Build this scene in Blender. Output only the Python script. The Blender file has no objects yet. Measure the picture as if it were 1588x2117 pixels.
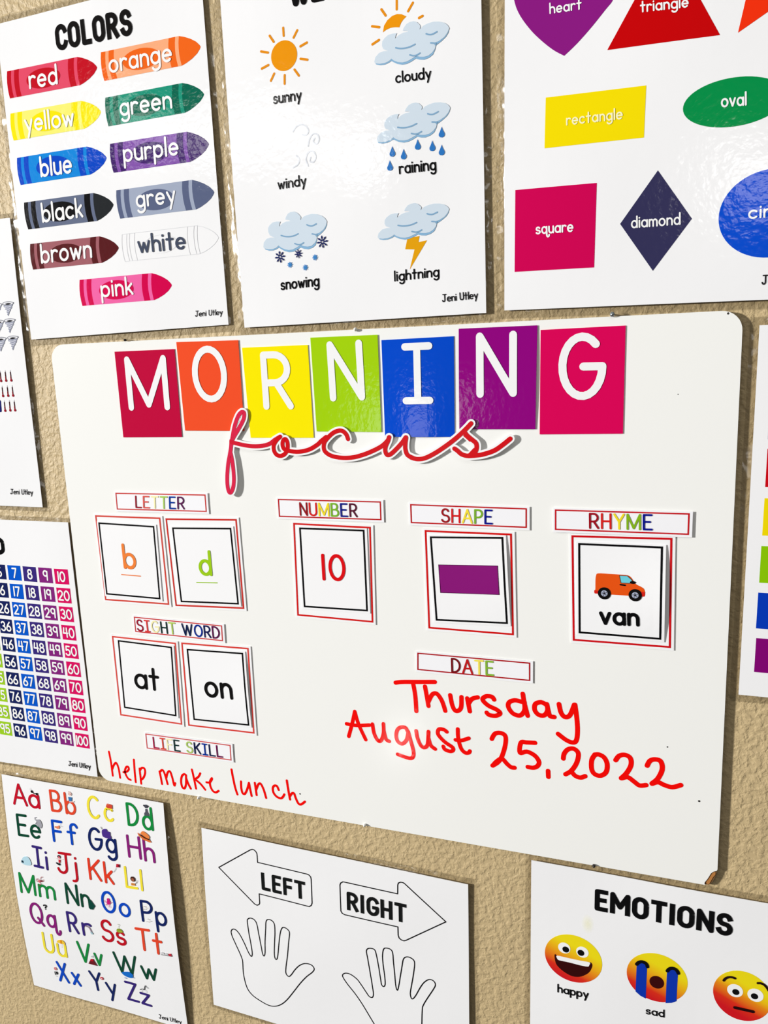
import bpy, math, random
from mathutils import Vector, Matrix
from mathutils.geometry import tessellate_polygon

random.seed(7)
SC = bpy.context.scene
COL = SC.collection

# ------------------------------------------------------------------ camera
# World: metres. The wall's face is the plane y = 0, x runs right along it, z up;
# the camera stands 0.63 m in front of it, a hand's width right of the board's
# centre, turned left and tipped down.
W_PX, H_PX, F_PX = 1588.0, 2117.0, 1659.0
CAM_D, FOOT_Z = 0.6317, 1.50
AX = Vector((0.93986, 0.03008, -0.34022)).normalized()          # wall "right" seen by the camera
AY = Vector((0.03719, 0.98117, 0.18951)); AY = (AY - AX * AX.dot(AY)).normalized()   # wall "down"
AN = AX.cross(AY)                                               # into the wall
cam_data = bpy.data.cameras.new('camera')
cam_data.sensor_fit = 'VERTICAL'; cam_data.sensor_height = 36.0; cam_data.sensor_width = 27.0
cam_data.lens = F_PX / H_PX * 36.0
cam_data.clip_start = 0.01
cam = bpy.data.objects.new('camera', cam_data); COL.objects.link(cam)


def to_world(v):                                                # camera axes (right, down, forward) -> world
    return Vector((v.dot(AX), v.dot(AN), -v.dot(AY)))


r_, u_, b_ = to_world(Vector((1, 0, 0))), to_world(Vector((0, -1, 0))), to_world(Vector((0, 0, -1)))
M = Matrix((r_, u_, b_)).transposed().to_4x4()
M.translation = Vector((0, -CAM_D, FOOT_Z))
cam.matrix_world = M
SC.camera = cam

# ------------------------------------------------------------------ world, lights, exposure
SC.view_settings.view_transform = 'Standard'
SC.view_settings.look = 'None'
SC.view_settings.exposure = 0.15
SC.view_settings.gamma = 1.0
world = bpy.data.worlds.new('fill_light'); SC.world = world
world.use_nodes = True
world.node_tree.nodes['Background'].inputs[0].default_value = (1.0, 0.985, 0.96, 1)
world.node_tree.nodes['Background'].inputs[1].default_value = 0.06


def area(name, loc, target, size, power, color=(1, 1, 1), size_y=None):
    l = bpy.data.lights.new(name, 'AREA')
    l.energy = power; l.color = color; l.size = size
    if size_y:
        l.shape = 'RECTANGLE'; l.size_y = size_y
    o = bpy.data.objects.new(name, l); COL.objects.link(o)
    o.location = loc
    o.rotation_euler = (Vector(target) - Vector(loc)).to_track_quat('-Z', 'Y').to_euler()
    return o


# daylight from a window far to the left, unseen fill lights added behind the camera, above and to its right,
# and the lamps whose soft glare shows on the laminate
area('window_light', (-7.8, -4.8, FOOT_Z + 1.35), (-0.25, 0, FOOT_Z - 0.15), 0.65, 1130, (1.0, 0.99, 0.975), 0.80)
area('fill_light', (1.9, -1.7, FOOT_Z + 1.25), (-0.2, 0, FOOT_Z - 0.1), 1.3, 8, (1, 0.985, 0.965), 1.3)  # added soft fill, set so its reflection stays out of view
area('overhead_fill', (0.0, -1.35, FOOT_Z + 1.45), (-0.2, 0, FOOT_Z - 0.4), 1.2, 5, (1, 0.985, 0.965), 0.6)  # added overhead fill, takes over part of the fill from the right
for lx, lz, lw, lp in ((-2.02, .925, .30, 0.55), (-1.52, .83, .36, 1.0), (-1.09, .72, .22, 0.8), (0.20, .47, .22, 0.5)):
    area('ceiling_lamp', (lx, -2.25, FOOT_Z + lz), (-0.3, 0, FOOT_Z), lw, lp, (1, 0.985, 0.96), 0.16)
area('sheen_light', (-0.93, -2.25, FOOT_Z - 0.27), (-0.2, 0, FOOT_Z - 0.05), 0.36, 0.7, (1, 0.985, 0.96), 0.26)  # unseen source added to put a sheen on the blue letter card
area('low_lamp', (-0.645, -1.2, FOOT_Z - 0.975), (-0.2, 0, FOOT_Z - 0.3), 0.05, 0.12, (1, 0.97, 0.92))

# ------------------------------------------------------------------ helpers


def lin(c):
    return tuple(((v / 255) / 12.92 if v / 255 <= 0.04045 else ((v / 255 + 0.055) / 1.055) ** 2.4) for v in c)


MATS = {}


def nodes_of(m):
    m.use_nodes = True
    nt = m.node_tree
    return nt, nt.nodes['Principled BSDF']


def ink(rgb, kind='laminated'):
    """printed or painted colour under clear film ('laminated'), on card, on the board, or marker ink"""
    key = (tuple(rgb), kind)
    if key in MATS:
        return MATS[key]
    m = bpy.data.materials.new('%s_%d_%d_%d' % (kind, *rgb)); MATS[key] = m
    nt, bs = nodes_of(m)
    c = [v * 0.93 for v in lin(rgb)]
    bs.inputs['Base Color'].default_value = (*c, 1)
    par = dict(laminated=(0.45, 1.0, 0.10, 0.05, 190), card=(0.5, 0.5, 0.25, 0.02, 200),
               board=(0.4, 1.0, 0.15, 0.012, 90), marker=(0.35, 0.7, 0.12, 0.03, 200))[kind]
    bs.inputs['Roughness'].default_value = par[0]
    bs.inputs['Specular IOR Level'].default_value = 0.0
    bs.inputs['Coat Weight'].default_value = par[1]
    bs.inputs['Coat Roughness'].default_value = par[2]
    tc = nt.nodes.new('ShaderNodeTexCoord')
    no = nt.nodes.new('ShaderNodeTexNoise'); no.inputs['Scale'].default_value = par[4]; no.inputs['Detail'].default_value = 2.5
    bp = nt.nodes.new('ShaderNodeBump'); bp.inputs['Strength'].default_value = par[3]; bp.inputs['Distance'].default_value = 0.004
    nt.links.new(tc.outputs['Object'], no.inputs['Vector'])
    nt.links.new(no.outputs['Fac'], bp.inputs['Height'])
    nt.links.new(bp.outputs['Normal'], bs.inputs['Coat Normal'])
    return m


def plain(name, rgb, rough=0.6, metal=0.0):
    if name in MATS:
        return MATS[name]
    m = bpy.data.materials.new(name); MATS[name] = m
    nt, bs = nodes_of(m)
    bs.inputs['Base Color'].default_value = (*lin(rgb), 1)
    bs.inputs['Roughness'].default_value = rough; bs.inputs['Metallic'].default_value = metal
    return m


def face_print(name, glow):
    """printed cartoon face: yellow running to red across the drawing"""
    m = bpy.data.materials.new(name)
    nt, bs = nodes_of(m)
    tc = nt.nodes.new('ShaderNodeTexCoord'); sp = nt.nodes.new('ShaderNodeSeparateXYZ')
    nt.links.new(tc.outputs['Generated'], sp.inputs[0])
    mx = nt.nodes.new('ShaderNodeMath'); mx.operation = 'MULTIPLY'; mx.inputs[1].default_value = 0.42
    ad = nt.nodes.new('ShaderNodeMath'); ad.operation = 'ADD'
    rp = nt.nodes.new('ShaderNodeValToRGB')
    nt.links.new(sp.outputs['X'], mx.inputs[0]); nt.links.new(mx.outputs[0], ad.inputs[0]); nt.links.new(sp.outputs['Z'], ad.inputs[1])
    nt.links.new(ad.outputs[0], rp.inputs[0])
    e = rp.color_ramp.elements
    e[0].position = 0.2 + glow; e[0].color = (*[v * .93 for v in lin((214, 0, 20))], 1)
    e[1].position = 0.98; e[1].color = (*[v * .93 for v in lin((246, 226, 0))], 1)
    a = e.new(0.38 + glow); a.color = (*[v * .93 for v in lin((226, 40, 8))], 1)
    a = e.new(0.60 + glow); a.color = (*[v * .93 for v in lin((240, 140, 4))], 1)
    a = e.new(0.82); a.color = (*[v * .93 for v in lin((246, 196, 0))], 1)
    nt.links.new(rp.outputs[0], bs.inputs['Base Color'])
    bs.inputs['Roughness'].default_value = 0.45; bs.inputs['Coat Weight'].default_value = 1; bs.inputs['Coat Roughness'].default_value = .13
    return m


def film_material():
    m = bpy.data.materials.new('clear_film'); m.use_nodes = True
    nt = m.node_tree; nt.nodes.clear()
    out = nt.nodes.new('ShaderNodeOutputMaterial'); mix = nt.nodes.new('ShaderNodeMixShader')
    tr = nt.nodes.new('ShaderNodeBsdfTransparent'); tr.inputs[0].default_value = (0.83, 0.825, 0.81, 1)
    gl = nt.nodes.new('ShaderNodeBsdfGlossy'); gl.inputs['Roughness'].default_value = 0.12
    lw = nt.nodes.new('ShaderNodeLayerWeight'); lw.inputs[0].default_value = 0.5
    pw_ = nt.nodes.new('ShaderNodeMath'); pw_.operation = 'POWER'; pw_.inputs[1].default_value = 4.0
    fr = nt.nodes.new('ShaderNodeMath'); fr.operation = 'MULTIPLY_ADD'; fr.inputs[1].default_value = 0.5; fr.inputs[2].default_value = 0.06
    nt.links.new(lw.outputs['Facing'], pw_.inputs[0]); nt.links.new(pw_.outputs[0], fr.inputs[0])
    tc = nt.nodes.new('ShaderNodeTexCoord')
    no = nt.nodes.new('ShaderNodeTexNoise'); no.inputs['Scale'].default_value = 45; no.inputs['Detail'].default_value = 2
    bp = nt.nodes.new('ShaderNodeBump'); bp.inputs['Strength'].default_value = 0.35; bp.inputs['Distance'].default_value = 0.006
    nt.links.new(tc.outputs['Object'], no.inputs['Vector']); nt.links.new(no.outputs['Fac'], bp.inputs['Height'])
    nt.links.new(bp.outputs[0], gl.inputs['Normal'])
    nt.links.new(fr.outputs[0], mix.inputs[0]); nt.links.new(tr.outputs[0], mix.inputs[1]); nt.links.new(gl.outputs[0], mix.inputs[2])
    nt.links.new(mix.outputs[0], out.inputs[0])
    return m


FILM = film_material()


def wall_material():
    m = bpy.data.materials.new('textured_tan_wall_paint')
    nt, bs = nodes_of(m)
    bs.inputs['Roughness'].default_value = 0.55; bs.inputs['Specular IOR Level'].default_value = 0.35
    tc = nt.nodes.new('ShaderNodeTexCoord')
    n1 = nt.nodes.new('ShaderNodeTexNoise'); n1.inputs['Scale'].default_value = 190; n1.inputs['Detail'].default_value = 3.0; n1.inputs['Distortion'].default_value = 0.25
    n2 = nt.nodes.new('ShaderNodeTexNoise'); n2.inputs['Scale'].default_value = 420; n2.inputs['Detail'].default_value = 3
    r1 = nt.nodes.new('ShaderNodeValToRGB'); r1.color_ramp.elements[0].position = .36; r1.color_ramp.elements[1].position = .68
    r1.color_ramp.interpolation = 'EASE'
    m2 = nt.nodes.new('ShaderNodeMath'); m2.operation = 'MULTIPLY_ADD'; m2.inputs[1].default_value = 0.22
    bp = nt.nodes.new('ShaderNodeBump'); bp.inputs['Strength'].default_value = 0.45; bp.inputs['Distance'].default_value = 0.0013
    for n in (n1, n2):
        nt.links.new(tc.outputs['Object'], n.inputs['Vector'])
    nt.links.new(n1.outputs['Fac'], r1.inputs[0]); nt.links.new(n2.outputs['Fac'], m2.inputs[0]); nt.links.new(r1.outputs[0], m2.inputs[2])
    nt.links.new(m2.outputs[0], bp.inputs['Height']); nt.links.new(bp.outputs[0], bs.inputs['Normal'])
    n3 = nt.nodes.new('ShaderNodeTexNoise'); n3.inputs['Scale'].default_value = 9; n3.inputs['Detail'].default_value = 4
    nt.links.new(tc.outputs['Object'], n3.inputs['Vector'])
    mc = nt.nodes.new('ShaderNodeMix'); mc.data_type = 'RGBA'
    mc.inputs[6].default_value = (*lin((184, 162, 121)), 1); mc.inputs[7].default_value = (*lin((199, 177, 135)), 1)
    nt.links.new(n3.outputs['Fac'], mc.inputs[0]); nt.links.new(mc.outputs[2], bs.inputs['Base Color'])
    return m


# ---- measuring on the wall -------------------------------------------------


def unproject(px, py, d=0.0):
    """where the sight line through a photo pixel meets the plane d in front of the wall: wall (x, z)"""
    r = Vector((px - W_PX / 2, py - H_PX / 2, F_PX))
    r = r * ((CAM_D - d) / r.dot(AN))
    return (r.dot(AX), FOOT_Z - r.dot(AY))


def lerp(a, b, t):
    return (a[0] + (b[0] - a[0]) * t, a[1] + (b[1] - a[1]) * t)


def sub(a, b): return (a[0] - b[0], a[1] - b[1])
def add(a, b): return (a[0] + b[0], a[1] + b[1])
def mul(a, k): return (a[0] * k, a[1] * k)
def norm(a): return math.hypot(a[0], a[1])
def unit(a):
    n = norm(a) or 1e-9
    return (a[0] / n, a[1] / n)


class Sheet:
    """a flat or softly bowed thing on the wall; d(x, z) is how far its face stands off the wall"""

    def __init__(s, name, label, category, corners, depth, group=None, bow=None):
        s.name, s.depth, s.bow = name, depth, bow
        s.q = [c[1:] if c[0] == 'm' else unproject(c[0], c[1], depth) for c in corners]      # TL TR BR BL
        tl, tr, br, bl = s.q
        s.ex, s.ey = unit(sub(tr, tl)), unit(sub(tl, bl))
        s.w, s.h = norm(sub(tr, tl)), norm(sub(tl, bl))
        base = mul(add(bl, br), 0.5)
        s.o = (base[0], base[1])
        root = bpy.data.objects.new(name, None); COL.objects.link(root)
        root.empty_display_size = 0.02
        root.location = (base[0], -depth, base[1])
        root['label'] = label; root['category'] = category
        if group:
            root['group'] = group
        s.root = root

    def uv(s, p):
        q = sub(p, s.q[3])
        return ((q[0] * s.ex[0] + q[1] * s.ex[1]) / s.w, (q[0] * s.ey[0] + q[1] * s.ey[1]) / s.h)

    def d(s, p):
        if not s.bow:
            return s.depth
        u, v = s.uv(p)
        return s.depth + s.bow(min(1.05, max(-.05, u)), min(1.05, max(-.05, v)))

    def P(s, px, py):
        d = s.depth
        for _ in range(4):
            p = unproject(px, py, d); d = s.d(p)
        return p

    def at(s, u, v):
        tl, tr, br, bl = s.q
        return lerp(lerp(bl, br, u), lerp(tl, tr, u), v)


def crop(ox, oy, k, txt):
    """'x,y x,y ...' measured in an enlarged detail of the photo (offset ox, oy, scale k) -> photo pixels"""
    return [(ox + float(a.split(',')[0]) * k, oy + float(a.split(',')[1]) * k) for a in txt.split()]


def smooth(pts, closed=False, n=5):
    if len(pts) < 3:
        return list(pts)
    out = []
    N = len(pts)
    for i in range(N if closed else N - 1):
        g = (lambda k: pts[k % N]) if closed else (lambda k: pts[min(max(k, 0), N - 1)])
        p0, p1, p2, p3 = g(i - 1), g(i), g(i + 1), g(i + 2)
        for j in range(n):
            t = j / n
            out.append(tuple(0.5 * (2 * p1[k] + (p2[k] - p0[k]) * t + (2 * p0[k] - 5 * p1[k] + 4 * p2[k] - p3[k]) * t * t
                                    + (-p0[k] + 3 * p1[k] - 3 * p2[k] + p3[k]) * t ** 3) for k in (0, 1)))
    if not closed:
        out.append(pts[-1])
    return out


class Part:
    """collects printed shapes and card bodies lying on one sheet; build() links them as ONE mesh object"""

    def __init__(s, sheet, kind='laminated'):
        s.S, s.kind = sheet, kind
        s.v, s.f, s.fm, s.mats, s.step = [], [], [], [], 0.0

    def mat(s, c):
        m = c if isinstance(c, bpy.types.Material) else ink(c, s.kind)
        if m not in s.mats:
            s.mats.append(m)
        return s.mats.index(m)

    def vert(s, p, lay):
        s.v.append((p[0] - s.S.o[0], -(s.S.d(p) + 0.00012 + lay * 0.00011 + s.step) + s.S.depth, p[1] - s.S.o[1]))
        return len(s.v) - 1

    def next(s):                    # every pen stroke piece lies a hair over the one before it
        s.step = (s.step + 1.5e-6) % 6e-5

    def face(s, idx, mi):
        s.f.append(idx); s.fm.append(mi)

    def fill(s, pts, c, lay=0, maxedge=0.014):
        mi = s.mat(c)
        pts = [tuple(p) for p in pts]
        tris = [[pts[i] for i in t] for t in tessellate_polygon([[Vector((p[0], p[1], 0)) for p in pts]])]
        if s.S.bow:
            work, tris = tris, []
            while work:
                t = work.pop()
                L = [norm(sub(t[i], t[(i + 1) % 3])) for i in range(3)]
                k = L.index(max(L))
                if L[k] > maxedge:
                    a, b, cc = t[k], t[(k + 1) % 3], t[(k + 2) % 3]
                    mm = lerp(a, b, .5)
                    work += [[a, mm, cc], [mm, b, cc]]
                else:
                    tris.append(t)
        for t in tris:
            ar = (t[1][0] - t[0][0]) * (t[2][1] - t[0][1]) - (t[2][0] - t[0][0]) * (t[1][1] - t[0][1])
            if ar < 0:
                t = t[::-1]
            s.face([s.vert(p, lay) for p in t], mi)

    def disc(s, c0, r, c, lay=0, ry=None, n=28, rot=0.0):
        ry = ry or r
        cs, sn = math.cos(rot), math.sin(rot)
        s.fill([(c0[0] + r * math.cos(a) * cs - ry * math.sin(a) * sn, c0[1] + r * math.cos(a) * sn + ry * math.sin(a) * cs)
                for a in [2 * math.pi * i / n for i in range(n)]], c, lay)

    def stroke(s, pts, w, c, lay=0, cap='round', closed=False):
        """pen line of width w through wall points, round joints"""
        mi = s.mat(c); h = w / 2; s.next()
        P = [pts[0]]
        for p in pts[1:]:
            if norm(sub(p, P[-1])) > 1e-6:
                P.append(p)
        if s.S.bow:
            Q = [P[0]]
            for p in P[1:]:
                L = norm(sub(p, Q[-1])); k = max(1, int(L / 0.012) + 1); a = Q[-1]
                Q += [lerp(a, p, (j + 1) / k) for j in range(k)]
            P = Q
        if len(P) == 1:
            s.disc(P[0], h, c, lay, n=14); return
        if closed and norm(sub(P[0], P[-1])) < 1e-6:
            P.pop()
        N = len(P)
        dirs = [unit(sub(P[(i + 1) % N], P[i])) for i in range(N if closed else N - 1)]
        if cap == 'flat' and not closed and norm(sub(P[0], P[-1])) > 1e-6:
            P[0] = sub(P[0], mul(dirs[0], h * .85)); P[-1] = add(P[-1], mul(dirs[-1], h * .85))
        left, right = [], []
        for i in range(N):
            d0 = dirs[i - 1] if (i > 0 or closed) else dirs[0]
            d1 = dirs[i % len(dirs)] if (i < N - 1 or closed) else dirs[-1]
            left.append((d0, d1))
        for i in range(N if closed else N - 1):
            a, b = P[i], P[(i + 1) % N]
            d = dirs[i]; nx = (-d[1], d[0])
            def edge(k, pt):
                d0, d1 = left[k]
                cosang = d0[0] * d1[0] + d0[1] * d1[1]
                if cosang > 0.8:
                    m_ = unit(add(d0, d1)); mn = (-m_[1], m_[0])
                    kk = h / max(.5, math.sqrt((1 + cosang) / 2))
                    return add(pt, mul(mn, kk)), sub(pt, mul(mn, kk))
                return add(pt, mul(nx, h)), sub(pt, mul(nx, h))
            la, ra = edge(i, a); lb, rb = edge((i + 1) % N, b)
            if left[i][0][0] * left[i][1][0] + left[i][0][1] * left[i][1][1] <= 0.8:
                s.next()
            s.face([s.vert(p, lay) for p in (ra, rb, lb, la)], mi)
        for i in range(N):
            d0, d1 = left[i]
            end = (not closed) and i in (0, N - 1)
            if (end and cap == 'round') or (not end and d0[0] * d1[0] + d0[1] * d1[1] <= 0.8):
                n = 12; s.next()
                s.face([s.vert((P[i][0] + h * math.cos(2 * math.pi * j / n), P[i][1] + h * math.sin(2 * math.pi * j / n)), lay) for j in range(n)], mi)

    def ring(s, q, w, c, lay=0):
        """line border of width w just inside quad q (TL TR BR BL)"""
        ex, ey = unit(sub(q[1], q[0])), unit(sub(q[0], q[3]))
        i = [add(q[0], add(mul(ex, w), mul(ey, -w))), add(q[1], add(mul(ex, -w), mul(ey, -w))),
             add(q[2], add(mul(ex, -w), mul(ey, w))), add(q[3], add(mul(ex, w), mul(ey, w)))]
        for k in range(4):
            j = (k + 1) % 4
            s.fill([q[k], q[j], i[j], i[k]], c, lay)

    def slab(s, pts, c, back, lay=0, edge=None, thick=None):
        """a plate: outline pts with its face on the sheet and its edge going back towards the wall"""
        mi = s.mat(c); me = s.mat(edge if edge is not None else c)
        pts = list(pts)
        ar = sum(pts[i][0] * pts[(i + 1) % len(pts)][1] - pts[(i + 1) % len(pts)][0] * pts[i][1] for i in range(len(pts)))
        if ar < 0:
            pts = pts[::-1]
        s.fill(pts, c, lay)
        f = [s.vert(p, lay) for p in pts]
        b = []
        for p in pts:
            k = s.vert(p, lay); v = s.v[k]; s.v[k] = (v[0], v[1] + back, v[2]); b.append(k)
        N = len(pts)
        for i in range(N):
            j = (i + 1) % N
            s.face([f[i], b[i], b[j], f[j]], me)
        tri = tessellate_polygon([[Vector((p[0], p[1], 0)) for p in pts]])
        for t in tri:
            s.face([b[i] for i in t], me)

    def text(s, txt, p0, p1, ptop, color, weight=0.13, lay=2, bold=False, gap=None, colors=None, cap='round'):
        """letters whose ink runs from p0 to p1 along the baseline and up to ptop (all wall points)"""
        g = BOLD if bold else {}
        cap = 'flat' if bold else cap
        gap = gap if gap is not None else (0.24 if not bold else 0.30)
        H = norm(sub(ptop, p0)); w = weight * H
        ey = mul(sub(ptop, p0), (H - w) / H)
        ux = unit(sub(p1, p0))
        p0 = add(add(p0, mul(ux, w / 2)), mul(unit(ey), w / 2))
        L = max(1e-6, norm(sub(p1, p0)) - (0 if False else w / 2))
        x = 0.0; items = []
        for ch in txt:
            if ch == ' ':
                x += 0.46; continue
            gw, st = g.get(ch) or GLYPH[ch]
            items.append((ch, x, st)); x += gw + gap
        total = max(x - gap, 1e-6)
        if total < 0.05:
            exv = mul(ux, H)
        else:
            exv = mul(ux, L / total)
        for k, (ch, x0, st) in enumerate(items):
            col = colors[k] if colors else color
            for line in st:
                s.stroke([add(p0, add(mul(exv, x0 + a), mul(ey, b))) for a, b in line], w, col, lay, cap)

    def build(s, name, parent=None, label=None, smooth_shade=True):
        me = bpy.data.meshes.new(name)
        me.from_pydata(s.v, [], s.f)
        for m in s.mats:
            me.materials.append(m)
        me.polygons.foreach_set('material_index', s.fm)
        me.update()
        o = bpy.data.objects.new(name, me); COL.objects.link(o)
        o.parent = parent if parent is not None else s.S.root
        if label:
            o['label'] = label
        return o


def AR(cx, cy, rx, ry, a0, a1, n=None):
    n = n or max(5, int(abs(a1 - a0) / 14))
    return [(cx + rx * math.cos(math.radians(a0 + (a1 - a0) * i / n)), cy + ry * math.sin(math.radians(a0 + (a1 - a0) * i / n))) for i in range(n + 1)]


def EL(cx, cy, rx, ry): return AR(cx, cy, rx, ry, 0, 360, 28)


ARCH = [(0, .30)] + AR(.24, .34, .24, .26, 180, 0) + [(.48, 0)]
BOWL = EL(.27, .3, .27, .3)
GLYPH = {
    'A': (.66, [[(0, 0), (.33, 1), (.66, 0)], [(.12, .34), (.54, .34)]]),
    'B': (.54, [[(0, .52), (0, 1), (.25, 1)] + AR(.25, .76, .22, .24, 90, -90) + [(0, .52)], [(0, .52), (.28, .52)] + AR(.28, .26, .26, .26, 90, -90) + [(0, 0), (0, .52)]]),
    'C': (.62, [AR(.34, .5, .34, .5, 48, 312)]),
    'D': (.57, [[(0, 0), (0, 1), (.13, 1)] + AR(.13, .5, .44, .5, 90, -90) + [(0, 0)]]),
    'E': (.48, [[(.46, 1), (0, 1), (0, 0), (.48, 0)], [(0, .52), (.38, .52)]]),
    'F': (.46, [[(.46, 1), (0, 1), (0, 0)], [(0, .5), (.38, .5)]]),
    'G': (.68, [AR(.34, .5, .34, .5, 48, 360) + [(.36, .5)]]),
    'H': (.54, [[(0, 0), (0, 1)], [(.54, 0), (.54, 1)], [(0, .5), (.54, .5)]]),
    'I': (.42, [[(.21, 0), (.21, 1)], [(0, 1), (.42, 1)], [(0, 0), (.42, 0)]]),
    'J': (.62, [[(.1, 1), (.62, 1)], [(.40, 1), (.40, .28)] + AR(.2, .26, .2, .26, 0, -165)]),
    'K': (.52, [[(0, 0), (0, 1)], [(.5, 1), (0, .42)], [(.17, .6), (.52, 0)]]),
    'L': (.46, [[(0, 1), (0, 0), (.46, 0)]]),
    'M': (.76, [[(0, 0), (0, 1), (.38, .06), (.76, 1), (.76, 0)]]),
    'N': (.54, [[(0, 0), (0, 1), (.54, 0), (.54, 1)]]),
    'O': (.68, [EL(.34, .5, .34, .5)]),
    'P': (.50, [[(0, 0), (0, 1), (.22, 1)] + AR(.22, .72, .28, .28, 90, -90) + [(0, .44)]]),
    'Q': (.72, [EL(.34, .5, .34, .5), [(.42, .28), (.72, -.06)]]),
    'R': (.52, [[(0, 0), (0, 1), (.22, 1)] + AR(.22, .73, .27, .27, 90, -90) + [(0, .46)], [(.24, .46), (.52, 0)]]),
    'S': (.54, [AR(.27, .755, .23, .245, 22, 270) + AR(.27, .255, .27, .255, 90, -158)[1:]]),
    'T': (.56, [[(0, 1), (.56, 1)], [(.28, 1), (.28, 0)]]),
    'U': (.54, [[(0, 1), (0, .28)] + AR(.27, .28, .27, .28, 180, 360) + [(.54, 1)]]),
    'V': (.62, [[(0, 1), (.31, 0), (.62, 1)]]),
    'W': (.90, [[(0, 1), (.24, 0), (.45, .9), (.66, 0), (.90, 1)]]),
    'X': (.56, [[(0, 1), (.56, 0)], [(.5, 1), (.02, 0)]]),
    'Y': (.58, [[(0, 1), (.30, .48), (.30, 0)], [(.58, 1), (.30, .48)]]),
    'Z': (.54, [[(0, 1), (.52, 1), (0, 0), (.54, 0)]]),
    'a': (.54, [BOWL, [(.54, .6), (.54, 0)]]),
    'b': (.54, [BOWL, [(0, 1), (0, 0)]]),
    'c': (.50, [AR(.28, .3, .28, .3, 45, 315)]),
    'd': (.54, [BOWL, [(.54, 1), (.54, 0)]]),
    'e': (.54, [[(.02, .31), (.54, .31)] + AR(.27, .3, .27, .3, 0, 312)]),
    'f': (.44, [AR(.36, .8, .18, .2, 20, 180) + [(.18, 0)], [(0, .58), (.38, .58)]]),
    'g': (.54, [BOWL, [(.54, .6), (.54, -.12)] + AR(.28, -.12, .26, .24, 0, -150)]),
    'h': (.48, [[(0, 1), (0, 0)], ARCH]),
    'i': (.02, [[(.01, .6), (.01, 0)], [(.01, .84), (.01, .86)]]),
    'j': (.22, [[(.2, .6), (.2, -.15)] + AR(.02, -.15, .18, .2, 0, -110), [(.2, .84), (.2, .86)]]),
    'k': (.42, [[(0, 1), (0, 0)], [(.38, .6), (0, .22)], [(.14, .36), (.42, 0)]]),
    'l': (.02, [[(.01, 1), (.01, 0)]]),
    'm': (.76, [[(0, .6), (0, 0)], [(0, .34)] + AR(.19, .37, .19, .23, 180, 0) + [(.38, 0)], [(.38, .34)] + AR(.57, .37, .19, .23, 180, 0) + [(.76, 0)]]),
    'n': (.48, [[(0, .6), (0, 0)], ARCH]),
    'o': (.56, [EL(.28, .3, .28, .3)]),
    'p': (.54, [BOWL, [(0, .6), (0, -.36)]]),
    'q': (.56, [BOWL, [(.54, .6), (.54, -.18)] + AR(.68, -.2, .13, .16, 180, 370)]),
    'r': (.38, [[(0, .6), (0, 0)], [(0, .30)] + AR(.24, .33, .24, .27, 180, 50)]),
    's': (.42, [AR(.21, .45, .18, .15, 25, 270) + AR(.21, .15, .21, .15, 90, -155)[1:]]),
    't': (.40, [[(.19, .95), (.19, 0)], [(0, .6), (.40, .6)]]),
    'u': (.48, [[(0, .6), (0, .25)] + AR(.24, .25, .24, .25, 180, 360), [(.48, .6), (.48, 0)]]),
    'v': (.48, [[(0, .6), (.24, 0), (.48, .6)]]),
    'w': (.72, [[(0, .6), (.19, 0), (.36, .52), (.53, 0), (.72, .6)]]),
    'x': (.44, [[(0, .6), (.44, 0)], [(.42, .6), (.02, 0)]]),
    'y': (.50, [[(0, .6), (.26, .05)], [(.50, .6), (.16, -.36)]]),
    'z': (.44, [[(0, .6), (.42, .6), (0, 0), (.44, 0)]]),
    '0': (.60, [EL(.30, .5, .30, .5)]),
    '1': (.04, [[(.02, 1), (.02, 0)]]),
    '2': (.56, [AR(.27, .73, .26, .27, 165, -35) + [(0, 0), (.56, 0)]]),
    '3': (.52, [AR(.25, .76, .23, .24, 150, -90) + AR(.25, .26, .27, .26, 90, -150)[1:]]),
    '4': (.54, [[(.10, 1), (0, .42), (.54, .42)], [(.44, 1), (.44, 0)]]),
    '5': (.52, [[(.48, 1), (.08, 1), (.05, .58)] + AR(.24, .31, .28, .31, 130, -150)]),
    '6': (.54, [[(.42, 1), (.16, .66), (.02, .36)], EL(.27, .28, .27, .28)]),
    '7': (.50, [[(0, 1), (.50, 1), (.16, 0)]]),
    '8': (.54, [EL(.27, .76, .22, .24), EL(.27, .27, .27, .27)]),
    '9': (.52, [EL(.26, .72, .25, .28), [(.51, .95), (.48, 0)]]),
    '?': (.40, [AR(.2, .78, .2, .22, 170, -60) + [(.22, .42), (.22, .3)], [(.22, .02), (.22, .04)]]),
}
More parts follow.
